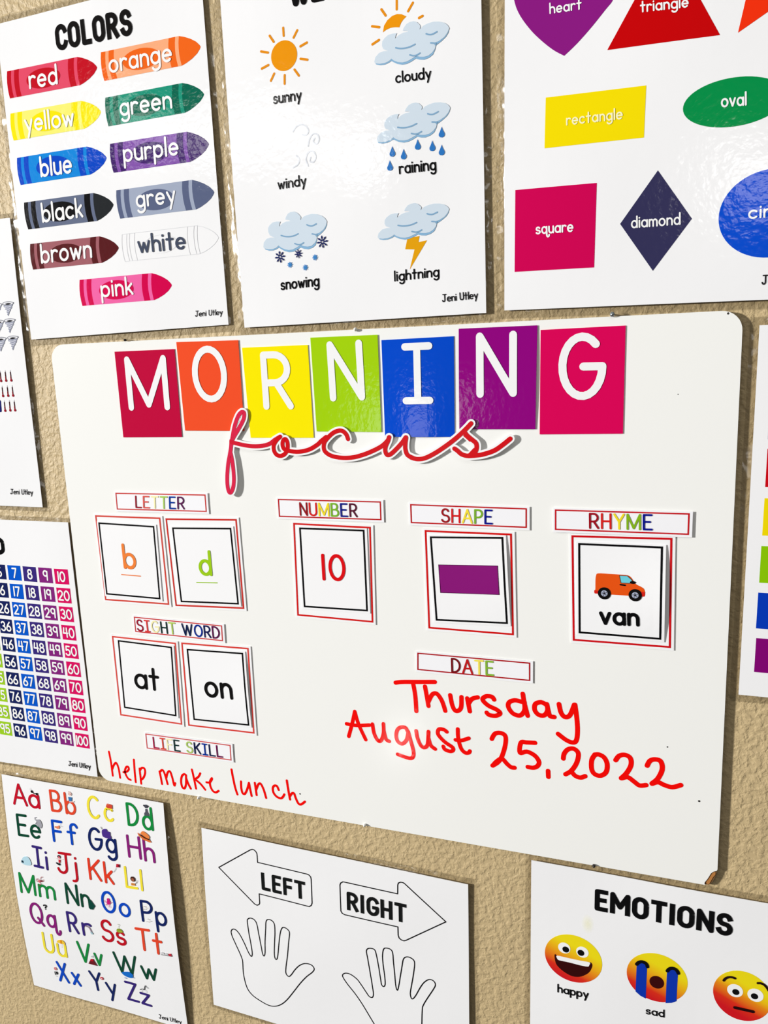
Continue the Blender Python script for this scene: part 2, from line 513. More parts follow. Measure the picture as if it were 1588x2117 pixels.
BOLD = {
    'I': (.04, [[(.02, 0), (.02, 1)]]),
    'O': (.50, [AR(.25, .70, .25, .30, 0, 180) + AR(.25, .30, .25, .30, 180, 360) + [(.5, .70)]]),
    'C': (.46, [AR(.25, .70, .25, .30, 15, 180) + AR(.25, .30, .25, .30, 180, 345)]),
    'L': (.36, [[(0, 1), (0, 0), (.36, 0)]]),
    'R': (.46, [[(0, 0), (0, 1), (.18, 1)] + AR(.18, .74, .26, .26, 90, -90) + [(0, .48)], [(.22, .48), (.46, 0)]]),
    'S': (.46, [AR(.23, .755, .21, .245, 15, 270) + AR(.23, .255, .23, .255, 90, -165)[1:]]),
    'E': (.38, [[(.38, 1), (0, 1), (0, 0), (.38, 0)], [(0, .52), (.32, .52)]]),
    'F': (.38, [[(.38, 1), (0, 1), (0, 0)], [(0, .50), (.34, .50)]]),
    'T': (.48, [[(0, 1), (.48, 1)], [(.24, 1), (.24, 0)]]),
    'G': (.50, [AR(.27, .70, .25, .30, 20, 180) + AR(.27, .30, .25, .30, 180, 360) + [(.52, .44), (.32, .44)]]),
    'H': (.46, [[(0, 0), (0, 1)], [(.46, 0), (.46, 1)], [(0, .5), (.46, .5)]]),
    'M': (.66, [[(0, 0), (0, 1), (.33, .32), (.66, 1), (.66, 0)]]),
    'N': (.50, [[(0, 0), (0, 1), (.5, 0), (.5, 1)]]),
    'A': (.56, [[(0, 0), (.28, 1), (.56, 0)], [(.1, .3), (.46, .3)]]),
}

WHITE = (250, 250, 250)
BLACK = (8, 8, 10)


def paper_part(S, name='paper', rgb=(249, 249, 250), thick=0.0005, kind='laminated', nu=14, nv=18):
    """the sheet itself: front, back and edge, following the sheet's bow"""
    p = Part(S, kind); mi = p.mat(rgb)
    if not S.bow:
        nu = nv = 1
    F = [[0] * (nu + 1) for _ in range(nv + 1)]; B = [[0] * (nu + 1) for _ in range(nv + 1)]
    for j in range(nv + 1):
        for i in range(nu + 1):
            w = S.at(i / nu, j / nv); y = -S.d(w) + S.depth
            p.v.append((w[0] - S.o[0], y, w[1] - S.o[1])); F[j][i] = len(p.v) - 1
            p.v.append((w[0] - S.o[0], y + thick, w[1] - S.o[1])); B[j][i] = len(p.v) - 1
    for j in range(nv):
        for i in range(nu):
            p.face([F[j][i], F[j][i + 1], F[j + 1][i + 1], F[j + 1][i]], mi)
            p.face([B[j][i], B[j + 1][i], B[j + 1][i + 1], B[j][i + 1]], mi)
    for i in range(nu):
        p.face([F[0][i], B[0][i], B[0][i + 1], F[0][i + 1]], mi)
        p.face([F[nv][i + 1], B[nv][i + 1], B[nv][i], F[nv][i]], mi)
    for j in range(nv):
        p.face([F[j + 1][0], B[j + 1][0], B[j][0], F[j][0]], mi)
        p.face([F[j][nu], B[j][nu], B[j + 1][nu], F[j + 1][nu]], mi)
    return p.build(name)


def film_part(S, m=0.006, seed=1, wave=0.0010):
    """clear laminating film standing out past the paper all round, a little crinkled"""
    rnd = random.Random(seed)
    p = Part(S); mi = p.mat(FILM)
    tl, tr, br, bl = S.q
    ex, ey = S.ex, S.ey
    o = [add(tl, add(mul(ex, -m), mul(ey, m))), add(tr, add(mul(ex, m), mul(ey, m))), add(br, add(mul(ex, m), mul(ey, -m))), add(bl, add(mul(ex, -m), mul(ey, -m)))]
    q = [tl, tr, br, bl]
    N = 16
    inner, outer = [], []
    for k in range(4):
        for i in range(N):
            inner.append(lerp(q[k], q[(k + 1) % 4], i / N)); outer.append(lerp(o[k], o[(k + 1) % 4], i / N))
    ids = []
    for a, b in zip(inner, outer):
        row = []
        for t in (0, .5, 1):
            c = lerp(a, b, t)
            y = -(S.d(c)) + S.depth + 0.0002 + (rnd.uniform(-wave, wave) if t else 0) + t * 0.0012
            p.v.append((c[0] - S.o[0], y, c[1] - S.o[1])); row.append(len(p.v) - 1)
        ids.append(row)
    n = len(ids)
    for i in range(n):
        j = (i + 1) % n
        for t in (0, 1):
            p.face([ids[i][t], ids[j][t], ids[j][t + 1], ids[i][t + 1]], mi)
    ob = p.build('laminate_margin', label='clear shiny laminate margin')
    for f in ob.data.polygons:
        f.use_smooth = True
    return ob


def px(S, pts): return [S.P(*p) for p in pts]


def put_text(S, name, txt, p0, p1, ptop, color=BLACK, parent=None, **k):
    kind = k.pop('kind', 'laminated')
    p = Part(S, kind)
    p.text(txt, S.P(*p0), S.P(*p1), S.P(*ptop), color, **k)
    return p.build(name, parent)


def crop1(ox, oy, k, x, y): return (ox + x * k, oy + y * k)


# ------------------------------------------------------------------ the wall
wm = bpy.data.meshes.new('wall_back')
X0, X1, Z0, Z1 = -2.2, 1.8, 0.0, 2.6
wm.from_pydata([(X0, 0, Z0), (X1, 0, Z0), (X1, 0, Z1), (X0, 0, Z1), (X0, .1, Z0), (X1, .1, Z0), (X1, .1, Z1), (X0, .1, Z1)], [],
               [(0, 1, 2, 3), (5, 4, 7, 6), (4, 0, 3, 7), (1, 5, 6, 2), (3, 2, 6, 7), (4, 5, 1, 0)])
wm.materials.append(wall_material())
wall = bpy.data.objects.new('wall_back', wm); COL.objects.link(wall)
wall['kind'] = 'structure'

# ------------------------------------------------------------------ the whiteboard
BD = 0.0047                       # its white face stands 5 mm off the wall
board = Sheet('whiteboard', 'large white dry-erase board with rounded corners and a chipped bottom right corner', 'whiteboard',
              [(104, 713.5), (1537, 640.5), (1481.7, 1834), (206, 1610.8)], BD)


def rounded(q, r, n=8):
    out = []
    for k in range(4):
        c, a, b = q[k], q[k - 1], q[(k + 1) % 4]
        da, db = unit(sub(a, c)), unit(sub(b, c))
        s_, e_ = add(c, mul(da, r)), add(c, mul(db, r)); m_ = add(s_, mul(db, r))
        for i in range(n + 1):
            t = i / n * math.pi / 2
            out.append(add(m_, add(mul(db, -r * math.cos(t)), mul(da, -r * math.sin(t)))))
    return out


R = 0.014
full = rounded(board.q, R)        # TL, TR, BR, BL corner arcs, nine points each
notch = px(board, crop(1400, 1640, .11839, '705,1330 690,1355 640,1365 615,1380 590,1400 575,1425 560,1450 540,1482 520,1510 497,1535 480,1560 478,1580 490,1600'))
face_pts = full[:18] + notch + full[27:]
p = Part(board, 'board')
p.slab(face_pts, (250, 250, 246), 0.0009, edge=(90, 72, 50))
p.build('writing_surface')
p = Part(board, 'board')
brown = plain('raw_hardboard', (120, 84, 46), .8)
chip = px(board, crop(1400, 1640, .11839, '712,1300 704,1345 690,1420 655,1490 612,1560 560,1607 490,1603'))
p.slab(full[:18] + chip + full[27:], brown, 0.0030, lay=-9, edge=plain('hardboard_edge', (62, 46, 30), .8))
p.build('backing_panel', label='brown hardboard backing showing at the chipped corner')
p = Part(board, 'board')
flake = plain('torn_hardboard', (176, 116, 56), .85)
p.slab(px(board, crop(1400, 1640, .11839, '640,1372 672,1385 668,1430 630,1470 590,1540 560,1590 515,1590 505,1545 545,1500 585,1430')), flake, .0012, lay=-5)
p.build('torn_corner', label='torn brown fibre at the corner')
for q, r in (((1445.6, 1656), .0009), ((1505.5, 648), .0008), ((620.5, 1641), .0008), ((1402, 815), .0004), ((1380, 1544), .0006)):
    p = Part(board, 'board'); p.disc(board.P(*q), r, (60, 58, 55), 1, n=9); p.build('speck', label='dark speck on the white face')

RED = (250, 6, 2)


def write(name, strokes, w):
    p = Part(board, 'marker')
    for s_ in strokes:
        p.stroke(smooth(px(board, s_)), w, RED, 1)
    return p.build(name, label='red marker handwriting')


H1 = lambda t: crop(800, 1380, .26448, t)
H2 = lambda t: crop(700, 1450, .18892, t)
H3 = lambda t: crop(1000, 1490, .27078, t)
H4 = lambda t: crop(210, 1540, .15743, t)
H5 = lambda t: crop(440, 1570, .13854, t)
write('marker_day', [H1(t) for t in (
    '68,118 120,112 250,112 375,112', '205,125 222,220 230,340', '298,148 313,230 325,300',
    '325,265 355,210 390,204 425,250 445,300 456,338', '495,215 510,290 530,332 555,338 580,310 583,230',
    '628,240 640,300 648,342', '636,285 665,245 710,232', '838,250 820,228 775,224 748,250 790,295 860,330 885,358 850,376 800,370 780,352',
    '1055,268 1000,255 955,272 950,310 985,358 1040,374 1075,335 1075,270', '1062,205 1075,280 1100,376',
    '1248,292 1205,270 1160,285 1155,330 1185,368 1230,372 1255,335 1250,285', '1250,285 1262,340 1275,378 1308,386',
    '1345,285 1360,350 1390,385 1430,372 1465,290', '1470,290 1485,400 1490,500 1480,570 1450,585 1400,565 1338,518')], .0040)
write('marker_month', [H2(t) for t in (
    '178,110 150,240 112,382', '178,110 220,250 298,418', '88,245 200,262 340,258',
    '372,248 390,350 430,425 465,428 493,350 492,245', '494,310 520,410 555,436',
    '758,330 735,290 690,280 645,310 632,380 652,440 700,462 745,420 763,340', '763,330 790,430 818,530 820,595 790,622 720,605 648,578',
    '850,322 865,400 900,480 940,503 975,470 985,330', '985,400 1010,480 1058,520',
    '1185,332 1150,307 1098,305 1090,360 1160,440 1245,500 1253,533 1220,545 1165,525 1147,492',
    '1305,302 1310,400 1340,510 1385,560 1425,560 1437,542', '1280,420 1350,425 1425,402')], .0036)
write('marker_date', [H3(t) for t in (
    '62,138 85,100 125,92 165,115 166,180 140,270 110,315 68,342', '70,342 100,310 140,290 180,330 210,354 236,358',
    '392,168 330,165 285,167 277,243 330,235 390,265 422,310 413,343 380,358 337,352', '492,382 494,428',
    '608,288 615,250 645,217 690,214 723,250 710,320 670,380 625,408', '668,385 700,420 740,433 775,422',
    '850,257 825,300 825,370 850,408 895,418 935,390 943,330 920,280 880,257 848,258',
    '1008,300 1035,267 1080,260 1120,285 1124,340 1090,400 1050,438', '1055,438 1100,430 1150,465 1190,493 1240,490',
    '1248,342 1270,305 1310,294 1352,310 1363,370 1330,440 1285,478', '1285,480 1330,468 1380,490 1440,506 1505,490')], .0040)
write('marker_note', [H4(t) for t in (
    '98,88 125,230 148,402', '140,320 165,258 195,237 225,310 245,430', '288,358 330,350 358,320 350,287 325,290 307,340 320,390 350,440 383,458',
    '425,192 435,340 450,488', '500,310 510,400 522,508', '502,335 530,300 565,312 572,370 550,430 515,458',
    '762,348 780,430 795,512', '768,350 800,328 830,380 868,512', '850,430 870,360 900,348 930,430 955,530 968,500',
    '1108,395 1085,382 1055,410 1045,480 1060,550 1090,568 1110,510 1110,395', '1110,430 1140,510 1172,572',
    '1187,322 1210,420 1242,572', '1297,372 1270,420 1222,450', '1235,455 1300,510 1362,586',
    '1378,490 1420,490 1448,455 1448,436 1425,480 1430,540 1460,600 1500,622 1538,602')]
    + [H5(t) for t in ('280,148 300,260 335,420 368,520', '422,328 425,420 445,500 480,510 515,440 540,348', '540,348 560,450 580,542',
                       '628,348 640,430 655,530', '648,450 680,372 715,362 760,450 796,572', '983,452 960,400 925,388 897,420 905,490 950,550 1010,578 1045,560 1068,520',
                       '1105,312 1125,440 1153,595', '1150,550 1185,502 1215,510 1240,580 1280,658 1320,668 1375,628')], .0024)

# ------------------------------------------------------------------ nails that hold the board


def nail(label, at, r, m, group=None):
    x, z = unproject(at[0], at[1], 0.006)
    root = bpy.data.objects.new('nail', None); COL.objects.link(root)
    root.location = (x, -0.001, z); root.empty_display_size = .01
    root['label'] = label; root['category'] = 'nail'
    prof = [(0, -.0070), (r * .6, -.0067), (r * .95, -.0057), (r, -.0049), (r * .9, -.0043), (r * .3, -.0039)]
    shaft = [(r * .34, -.0042), (r * .34, .006), (0, .008)]
    for nm, pr in (('head', prof), ('shaft', shaft)):
        v, f = [], []; n = 14
        for rr, y in pr:
            for j in range(n):
                a = 2 * math.pi * j / n
                v.append((rr * math.cos(a), y, rr * math.sin(a)))
        for k in range(len(pr) - 1):
            for j in range(n):
                f.append((k * n + j, k * n + (j + 1) % n, (k + 1) * n + (j + 1) % n, (k + 1) * n + j))
        me = bpy.data.meshes.new(nm); me.from_pydata(v, [], f); me.materials.append(m)
        for q in me.polygons:
            q.use_smooth = True
        o = bpy.data.objects.new(nm, me); COL.objects.link(o); o.parent = root


wp_ = plain('white_nail', (235, 233, 226), .4); gp_ = plain('steel_nail', (150, 158, 160), .3, .8); dp_ = plain('dark_nail', (40, 36, 32), .5, .4)
nail('white round nail head above the board, over the lime letter card', (735, 681), .0016, wp_)
nail('shiny steel nail head above the board, over the pink letter card', (1266, 650), .0018, gp_)
nail('white nail head under the board, below the life skill strip', (411, 1649), .0015, wp_)
nail('white nail head under the board, above the hands poster', (754, 1706), .0014, wp_)
nail('dark nail head under the board, above the emotions poster', (1228, 1790), .0014, dp_)
nail('tiny dark nail head above the board, left of the crimson letter card', (259, 703), .0011, dp_)

# ------------------------------------------------------------------ cards on the board
CARD_T = 0.0004


def card_sheet(name, label, cat, corners, depth, rgb=(250, 250, 251), group=None, kind='card', margins=None, bow=None):
    S = Sheet(name, label, cat, corners, depth, group, bow)
    S.inner = list(S.q)
    if margins:
        l, r, t, b = margins
        tl, tr, br, bl = S.q; ex, ey = S.ex, S.ey
        S.q = [add(tl, add(mul(ex, -l), mul(ey, t))), add(tr, add(mul(ex, r), mul(ey, t))), add(br, add(mul(ex, r), mul(ey, -b))), add(bl, add(mul(ex, -l), mul(ey, -b)))]
        S.w += l + r; S.h += t + b
    paper_part(S, 'card', rgb, CARD_T, kind, 8, 10)
    return S


C1 = lambda x, y: (200 + x * .32746, 660 + y * .32746)
C2 = lambda x, y: (620 + x * .32746, 660 + y * .32746)
C3 = lambda x, y: (1080 + x * .3199, 630 + y * .3199)
MORNING = [
    ('M', 'crimson', (196, 10, 62), [(236.7, 727.1), (360.5, 721.6), (376.2, 903.3), (255, 904)], C1(205, 578), C1(465, 575), C1(172, 235)),
    ('O', 'coral orange', (246, 82, 42), [(364.4, 707.2), (492.4, 703.2), (505.2, 890.9), (382.7, 890.2)], C1(620, 527), C1(837, 523), C1(587, 172)),
    ('R', 'yellow', (255, 238, 0), [(500.3, 718.9), (636.2, 713), (648.6, 905), (518.3, 905)], C1(1055, 572), C1(1246, 570), C1(1030, 205)),
    ('N', 'lime green', (166, 214, 10), [(641.6, 698), (780.5, 692), (788.6, 893.2), (654.7, 891.8)], C2(192, 520), C2(413, 513), C2(167, 140)),
    ('I', 'blue', (0, 74, 206), [(788.6, 703.2), (938.3, 695), (940, 903), (796.2, 903)], C2(650, 538), C2(843, 535), C2(640, 152)),
    ('N', 'purple', (146, 0, 128), [(948.4, 679.6), (1111.2, 672.4), (1107, 887.3), (949.8, 887.3)], C2(1115, 497), C2(1370, 490), C2(1112, 85)),
    ('G', 'pink', (222, 0, 88), [(1117.7, 682.1), (1293.7, 672.9), (1288, 896.5), (1115.8, 898)], C3(233, 617), C3(540, 615), C3(233, 185)),
]
for k, (ch, cname, rgb, cs, p0, p1, pt) in enumerate(MORNING):
    bw = [None, None, None, None, lambda u, v: .0012 * math.sin(math.pi * u) * (1 - .5 * v), lambda u, v: .0006 * math.sin(math.pi * v), None][k]
    S = card_sheet('letter_card', '%s card with a big white letter %s at the top of the board' % (cname, ch), 'letter card', cs, BD + .0008 + .0002 * (k % 2), rgb,
                   'coloured letter cards spelling the board title', 'laminated', None, bw)
    put_text(S, 'letter', ch, p0, p1, pt, WHITE, weight=.12)

# red-bordered pockets, word cards and title strips
T4 = (.0009, .0019, .0009, .0016)
POCKETS = [
    ('under the LETTER strip, left one', [(196.5, 1065), (331.4, 1069.8), (350, 1250.5), (217.4, 1240.8)], (214, 74, 62)),
    ('under the LETTER strip, right one', [(342, 1071.4), (489.4, 1073), (505.3, 1259), (363, 1252.8)], (206, 48, 40)),
    ('under the NUMBER strip', [(606.1, 1080.8), (766.7, 1089), (772, 1287.3), (614.6, 1272.6)], (212, 28, 26)),
    ('under the SHAPE strip', [(878, 1095.7), (1058.5, 1103), (1062.6, 1313.4), (885.8, 1299.2)], (212, 16, 16)),
    ('under the RHYME strip', [(1181.4, 1106.4), (1390.4, 1112), (1387.2, 1339.8), (1184.2, 1324.4)], (208, 14, 24)),
    ('under the SIGHT WORD strip, left one', [(231.3, 1314.4), (363.7, 1328.7), (376.8, 1498.5), (248.7, 1478.8)], (222, 76, 66)),
    ('under the SIGHT WORD strip, right one', [(374.6, 1328), (514, 1339.3), (526.4, 1516.8), (389.3, 1500.3)], (220, 66, 58)),
]
for where, cs, rgb in POCKETS:
    S = card_sheet('backing_card', 'red-bordered white backing card ' + where, 'card', cs, BD + .0009, group='red-bordered backing cards', margins=(.0014, .0022, .0014, .0019))
    p = Part(S, 'card'); p.ring(S.inner, .0016, rgb, 0); p.build('border', label='thin red border')

D4 = lambda x, y: (180 + x * .2267, 1000 + y * .2267)
D5 = lambda x, y: (540 + x * .18892, 1010 + y * .18892)
D6 = lambda x, y: (820 + x * .19521, 1020 + y * .19521)
D7 = lambda x, y: (1120 + x * .21411, 1030 + y * .21411)
D8 = lambda x, y: (200 + x * .2267, 1260 + y * .2267)
DD = lambda x, y: (680 + x * .4786, 1330 + y * .4786)


def word_card(label, cs, lift=.0):
    S = card_sheet('picture_card', label, 'card', cs, BD + .0016, group='black-bordered cards', margins=(.0016, .0022, .0012, .0018),
                   bow=(lambda u, v: lift * u * u * math.sin(math.pi * min(1, max(0, v)))) if lift else None)
    p = Part(S, 'card'); p.ring(S.inner, .0016, BLACK, 0); p.build('border', label='black line border')
    return S


S = word_card('black-bordered white card with an orange letter b', [(203.1, 1079.8), (318.7, 1087.3), (331.9, 1239.2), (219.7, 1229)])
put_text(S, 'letter', 'b', D4(337, 775), D4(455, 785), D4(312, 543), (244, 132, 58), weight=.125, kind='card')
p = Part(S, 'card'); p.stroke(px(S, [D4(315, 828), D4(488, 843)]), .0010, (238, 124, 56)); p.build('underline')
S = word_card('black-bordered white card with a green letter d', [(355.7, 1090.2), (478, 1091), (494, 1249.8), (373.8, 1244.8)])
put_text(S, 'letter', 'd', D4(1027, 838), D4(1146, 843), D4(1004, 602), (158, 206, 24), weight=.125, kind='card')
p = Part(S, 'card'); p.stroke(px(S, [D4(1000, 900), D4(1187, 904)]), .0010, (158, 200, 50)); p.build('underline')
S = word_card('black-bordered white card with a red number 10', [(618.4, 1090.3), (753.5, 1095), (760.7, 1264.1), (628.2, 1255.2)])
put_text(S, 'number', '10', D5(667, 1005), D5(930, 1018), D5(650, 710), (224, 8, 18), weight=.125, gap=.28, kind='card')
S = word_card('black-bordered white card with a purple rectangle', [(888.7, 1108.8), (1040.6, 1109.8), (1050.3, 1290), (901, 1283)], .0012)
p = Part(S, 'card'); q_ = px(S, [D6(442, 753), D6(1072, 765), D6(1090, 1075), D6(463, 1053)]); p.fill(q_, (138, 22, 120)); p.ring(q_, .0005, (70, 10, 62), 1); p.build('purple_rectangle')
S = word_card('black-bordered white card with an orange van and the word van', [(1195.4, 1122.5), (1371, 1129.6), (1367.3, 1322.7), (1196.4, 1309)], .0022)
put_text(S, 'word', 'van', D7(557, 1220), D7(946, 1240), D7(550, 1025), BLACK, weight=.165, gap=.26, kind='card')
p = Part(S, 'card')
V = lambda t: px(S, crop(1120, 1030, .21411, t))
p.fill(smooth(V('519,800 525,745 545,725 640,729 750,736 835,745 872,775 905,825 950,850 985,872 998,905 995,945 960,950 850,942 660,930 550,921 512,918 508,890 518,880'), True, 3), (232, 84, 18), 0)
p.fill(V('508,886 546,892 546,921 512,919'), (216, 34, 24), 1); p.fill(V('962,902 999,905 993,948 955,950'), (216, 34, 24), 1)
p.fill(V('752,748 825,752 862,785 885,820 768,815 757,785'), (110, 206, 222), 1)
p.stroke(V('750,745 827,749 866,783 890,822 766,818 750,745'), .0005, (110, 70, 50), 2)
van = p.build('van_picture')
p = Part(S, 'card'); p.disc(V('880,812')[0], .0022, BLACK, 3, .0011); p.stroke(V('760,833 803,839'), .0012, BLACK, 3); p.build('mirror_and_handle', van)
for c_ in ('605,917', '903,935'):
    p = Part(S, 'card'); w0 = V(c_)[0]
    p.disc(w0, .0049, (14, 12, 12), 3); p.disc(w0, .0025, (170, 178, 200), 4); p.disc(w0, .0009, (40, 40, 50), 5)
    for a in range(5):
        p.disc(add(w0, (.0016 * math.cos(a * 1.2566 + .5), .0016 * math.sin(a * 1.2566 + .5))), .0004, (60, 60, 70), 5, n=8)
    p.build('wheel', van)
S = word_card('black-bordered white card with the word at', [(243.5, 1323), (355.3, 1337), (365, 1481), (256.7, 1463.4)])
put_text(S, 'word', 'at', D8(350, 718), D8(578, 748), D8(330, 500), (16, 15, 15), weight=.125, gap=.22, kind='card')
S = word_card('black-bordered white card with the word on', [(385.9, 1341.2), (502.6, 1349.5), (515.8, 1500.3), (400.2, 1488.3)], .0009)
put_text(S, 'word', 'on', D8(990, 798), D8(1246, 824), D8(966, 570), (16, 15, 15), weight=.13, gap=.26, kind='card')

mar, cor, ylw, lim, blu, pur, dgr, nav = (150, 14, 40), (226, 74, 66), (250, 238, 150), (150, 196, 70), (6, 56, 150), (92, 22, 84), (14, 48, 44), (14, 24, 76)
STRIPS = [
    ('LETTER', [(238.5, 1018.6), (424.8, 1022.2), (427.6, 1058.5), (241.7, 1053.5)], D4(443, 222), D4(893, 236), D4(438, 107), [mar, (224, 92, 84), (250, 244, 180), (170, 208, 96), (6, 60, 158), pur], (206, 60, 56)),
    ('NUMBER', [(574.4, 1031.3), (787.5, 1036.4), (788.8, 1075.6), (576.8, 1068.6)], D5(425, 298), D5(1058, 316), D5(415, 148), [(150, 14, 24), (222, 26, 24), (250, 226, 40), (124, 184, 40), (6, 20, 134), (84, 14, 44)], (190, 22, 28)),
    ('SHAPE', [(847.9, 1042), (1089.4, 1050.6), (1089.4, 1091.6), (849.3, 1081.5)], D6(470, 310), D6(1020, 330), D6(468, 155), [(160, 14, 24), (216, 24, 26), (250, 228, 60), (124, 180, 40), (6, 18, 140)], (194, 18, 24)),
    ('RHYME', [(1147.2, 1053), (1426.2, 1061), (1424.5, 1106), (1147.2, 1095.7)], D7(457, 295), D7(1072, 312), D7(455, 140), [(160, 14, 30), (220, 34, 30), (246, 226, 40), (134, 184, 24), (4, 18, 140)], (200, 20, 30)),
    ('SIGHT WORD', [(276.6, 1274.7), (459, 1292.9), (461.2, 1325.7), (279.8, 1306.5)], D8(370, 197), D8(1128, 270), D8(356, 86), [(160, 14, 44), (222, 56, 56), (248, 240, 180), dgr, (180, 208, 96), (10, 30, 76), (0, 40, 150), (14, 20, 84), (92, 18, 74)], (206, 66, 66)),
    ('LIFE SKILL', [(300.4, 1516.2), (476.6, 1540), (478.8, 1572.4), (303.6, 1547.2)], D8(520, 1264), D8(1154, 1352), D8(508, 1158), [(170, 18, 70), (222, 76, 60), (250, 242, 190), (14, 48, 48), (178, 206, 110), (14, 24, 70), (0, 44, 150), (10, 24, 74), (110, 20, 80)], (210, 84, 84)),
    ('DATE', [(862.8, 1349), (1096.4, 1369.7), (1096.4, 1408), (862.8, 1385)], DD(529, 126), DD(714, 141), DD(527, 62), [(120, 8, 18), (196, 22, 26), (248, 230, 90), (134, 184, 50)], (176, 16, 26)),
]
for txt, cs, p0, p1, pt, cols, rgb in STRIPS:
    S = card_sheet('title_strip', 'white strip with a red border reading %s in rainbow letters' % txt, 'title strip', cs, BD + (.0016 if txt == 'RHYME' else .0011),
                   (250, 250, 253), 'rainbow-lettered title strips', margins=(.0012, .0022, .0012, .0018))
    p = Part(S, 'card'); p.ring(S.inner, .00115, rgb, 0); p.build('border', label='thin red border')
    put_text(S, 'title_word', txt, p0, p1, pt, BLACK, weight=.122, gap=.24, colors=cols, kind='card')

# ------------------------------------------------------------------ the cut-out script word
FD = BD + .0023
S = Sheet('script_word', 'red cut-out script word focus with a white outline, below the letter cards', 'sign',
          [(480, 845), (1062, 868), (1062, 1000), (470, 1026)], FD, bow=lambda u, v: .0012 * (u - .3) ** 2 + .0022 * max(0, .75 - v) ** 1.5)
F1 = lambda t: crop(455, 840, .14169, t)
F2 = lambda t: crop(640, 850, .13854, t)
F3 = lambda t: crop(840, 850, .15113, t)
lines = [
    F1('150,690 165,560 180,460 213,290 262,150 310,88 348,92 352,150 330,220 268,335 205,440 165,520'),
    F1('165,500 160,600 140,720 118,850 106,1020 110,1160 132,1248 162,1252 190,1190 203,1090 198,960 180,800 158,690'),
    F1('165,520 300,555 450,580 600,578 720,548 800,490 880,442'),
    F1('880,442 825,495 785,570 790,650 830,708 890,722 950,690 985,620 985,530 955,478 922,500 912,560 935,620 1000,650 1150,662 1300,630 1420,560') + F2('170,450 250,385'),
    F2('575,415 550,350 500,300 440,290 360,320 280,390 222,470 215,560 250,620 340,670 480,695 640,690 800,650 950,590 1080,520 1165,440 1188,388'),
    F2('1190,388 1170,450 1136,530 1132,600 1160,652 1215,638 1300,560 1390,460 1440,390 1430,480 1432,570 1465,655 1560,705') + F3('60,630 150,655 260,640 400,570 550,470 680,370 800,260 888,168'),
    F3('790,270 830,330 900,390 955,440 962,510 930,570 850,610 760,590 700,540 660,512'),
    F3('850,612 950,605 1050,590 1200,540 1320,460 1423,377'),
]
LN = [smooth(px(S, l), n=6) for l in lines]
p = Part(S, 'card')
for l in LN:
    p.stroke(l, .0070, (250, 250, 250), 0)
N0 = len(p.v); F0 = list(p.f)
for v in list(p.v):
    p.v.append((v[0], v[1] + .0006, v[2]))
for f in F0:
    p.face([i + N0 for i in reversed(f)], 0)
    for a in range(len(f)):
        i, j = f[a], f[(a + 1) % len(f)]
        p.face([i, i + N0, j + N0, j], 0)
p.build('white_backing')
p = Part(S, 'card')
for k, l in enumerate(LN):
    p.stroke(l, .0037, (222, 34, 74) if k < 2 else (214, 24, 50) if k == 2 else (212, 4, 18), 2)
p.fill(px(S, F3('775,335 830,300 900,395 870,420')), (212, 4, 18), 2)
p.fill(px(S, F3('925,500 985,580 900,640 780,610 850,580')), (212, 4, 18), 2)
p.build('red_lettering')
p = Part(S, 'card')
for c_ in (F1('165,520')[0], F2('520,690')[0], F3('800,270')[0]):
    w0 = S.P(*c_)
    n0 = len(p.v)
    p.slab([add(w0, (.0022 * math.cos(t * .5236), .0022 * math.sin(t * .5236))) for t in range(12)], (240, 240, 238), FD - BD - .0002, lay=-6)
p.build('foam_dot', label='white foam dots behind the word')

# ------------------------------------------------------------------ posters
PD = 0.0032


def poster(name, label, corners, seed, bow, margin=.006, depth=PD):
    S = Sheet(name, label, 'poster', corners, depth, bow=bow)
    paper_part(S); film_part(S, margin, seed)
    return S


def wob(a, b, c=0, k=1):
    return lambda u, v: a * math.sin(math.pi * v) * (.6 + .4 * math.cos(2.2 * u)) + b * (u - .5) ** 2 * 2 + c * (1 - v) * u + .00035 * math.sin(9 * u + 3 * k) * math.sin(7 * v + k)


def name_line(S, p0, p1, pt):
    put_text(S, 'printed_name', 'Jeni Utley', p0, p1, pt, (20, 20, 22), weight=.13, gap=.2)


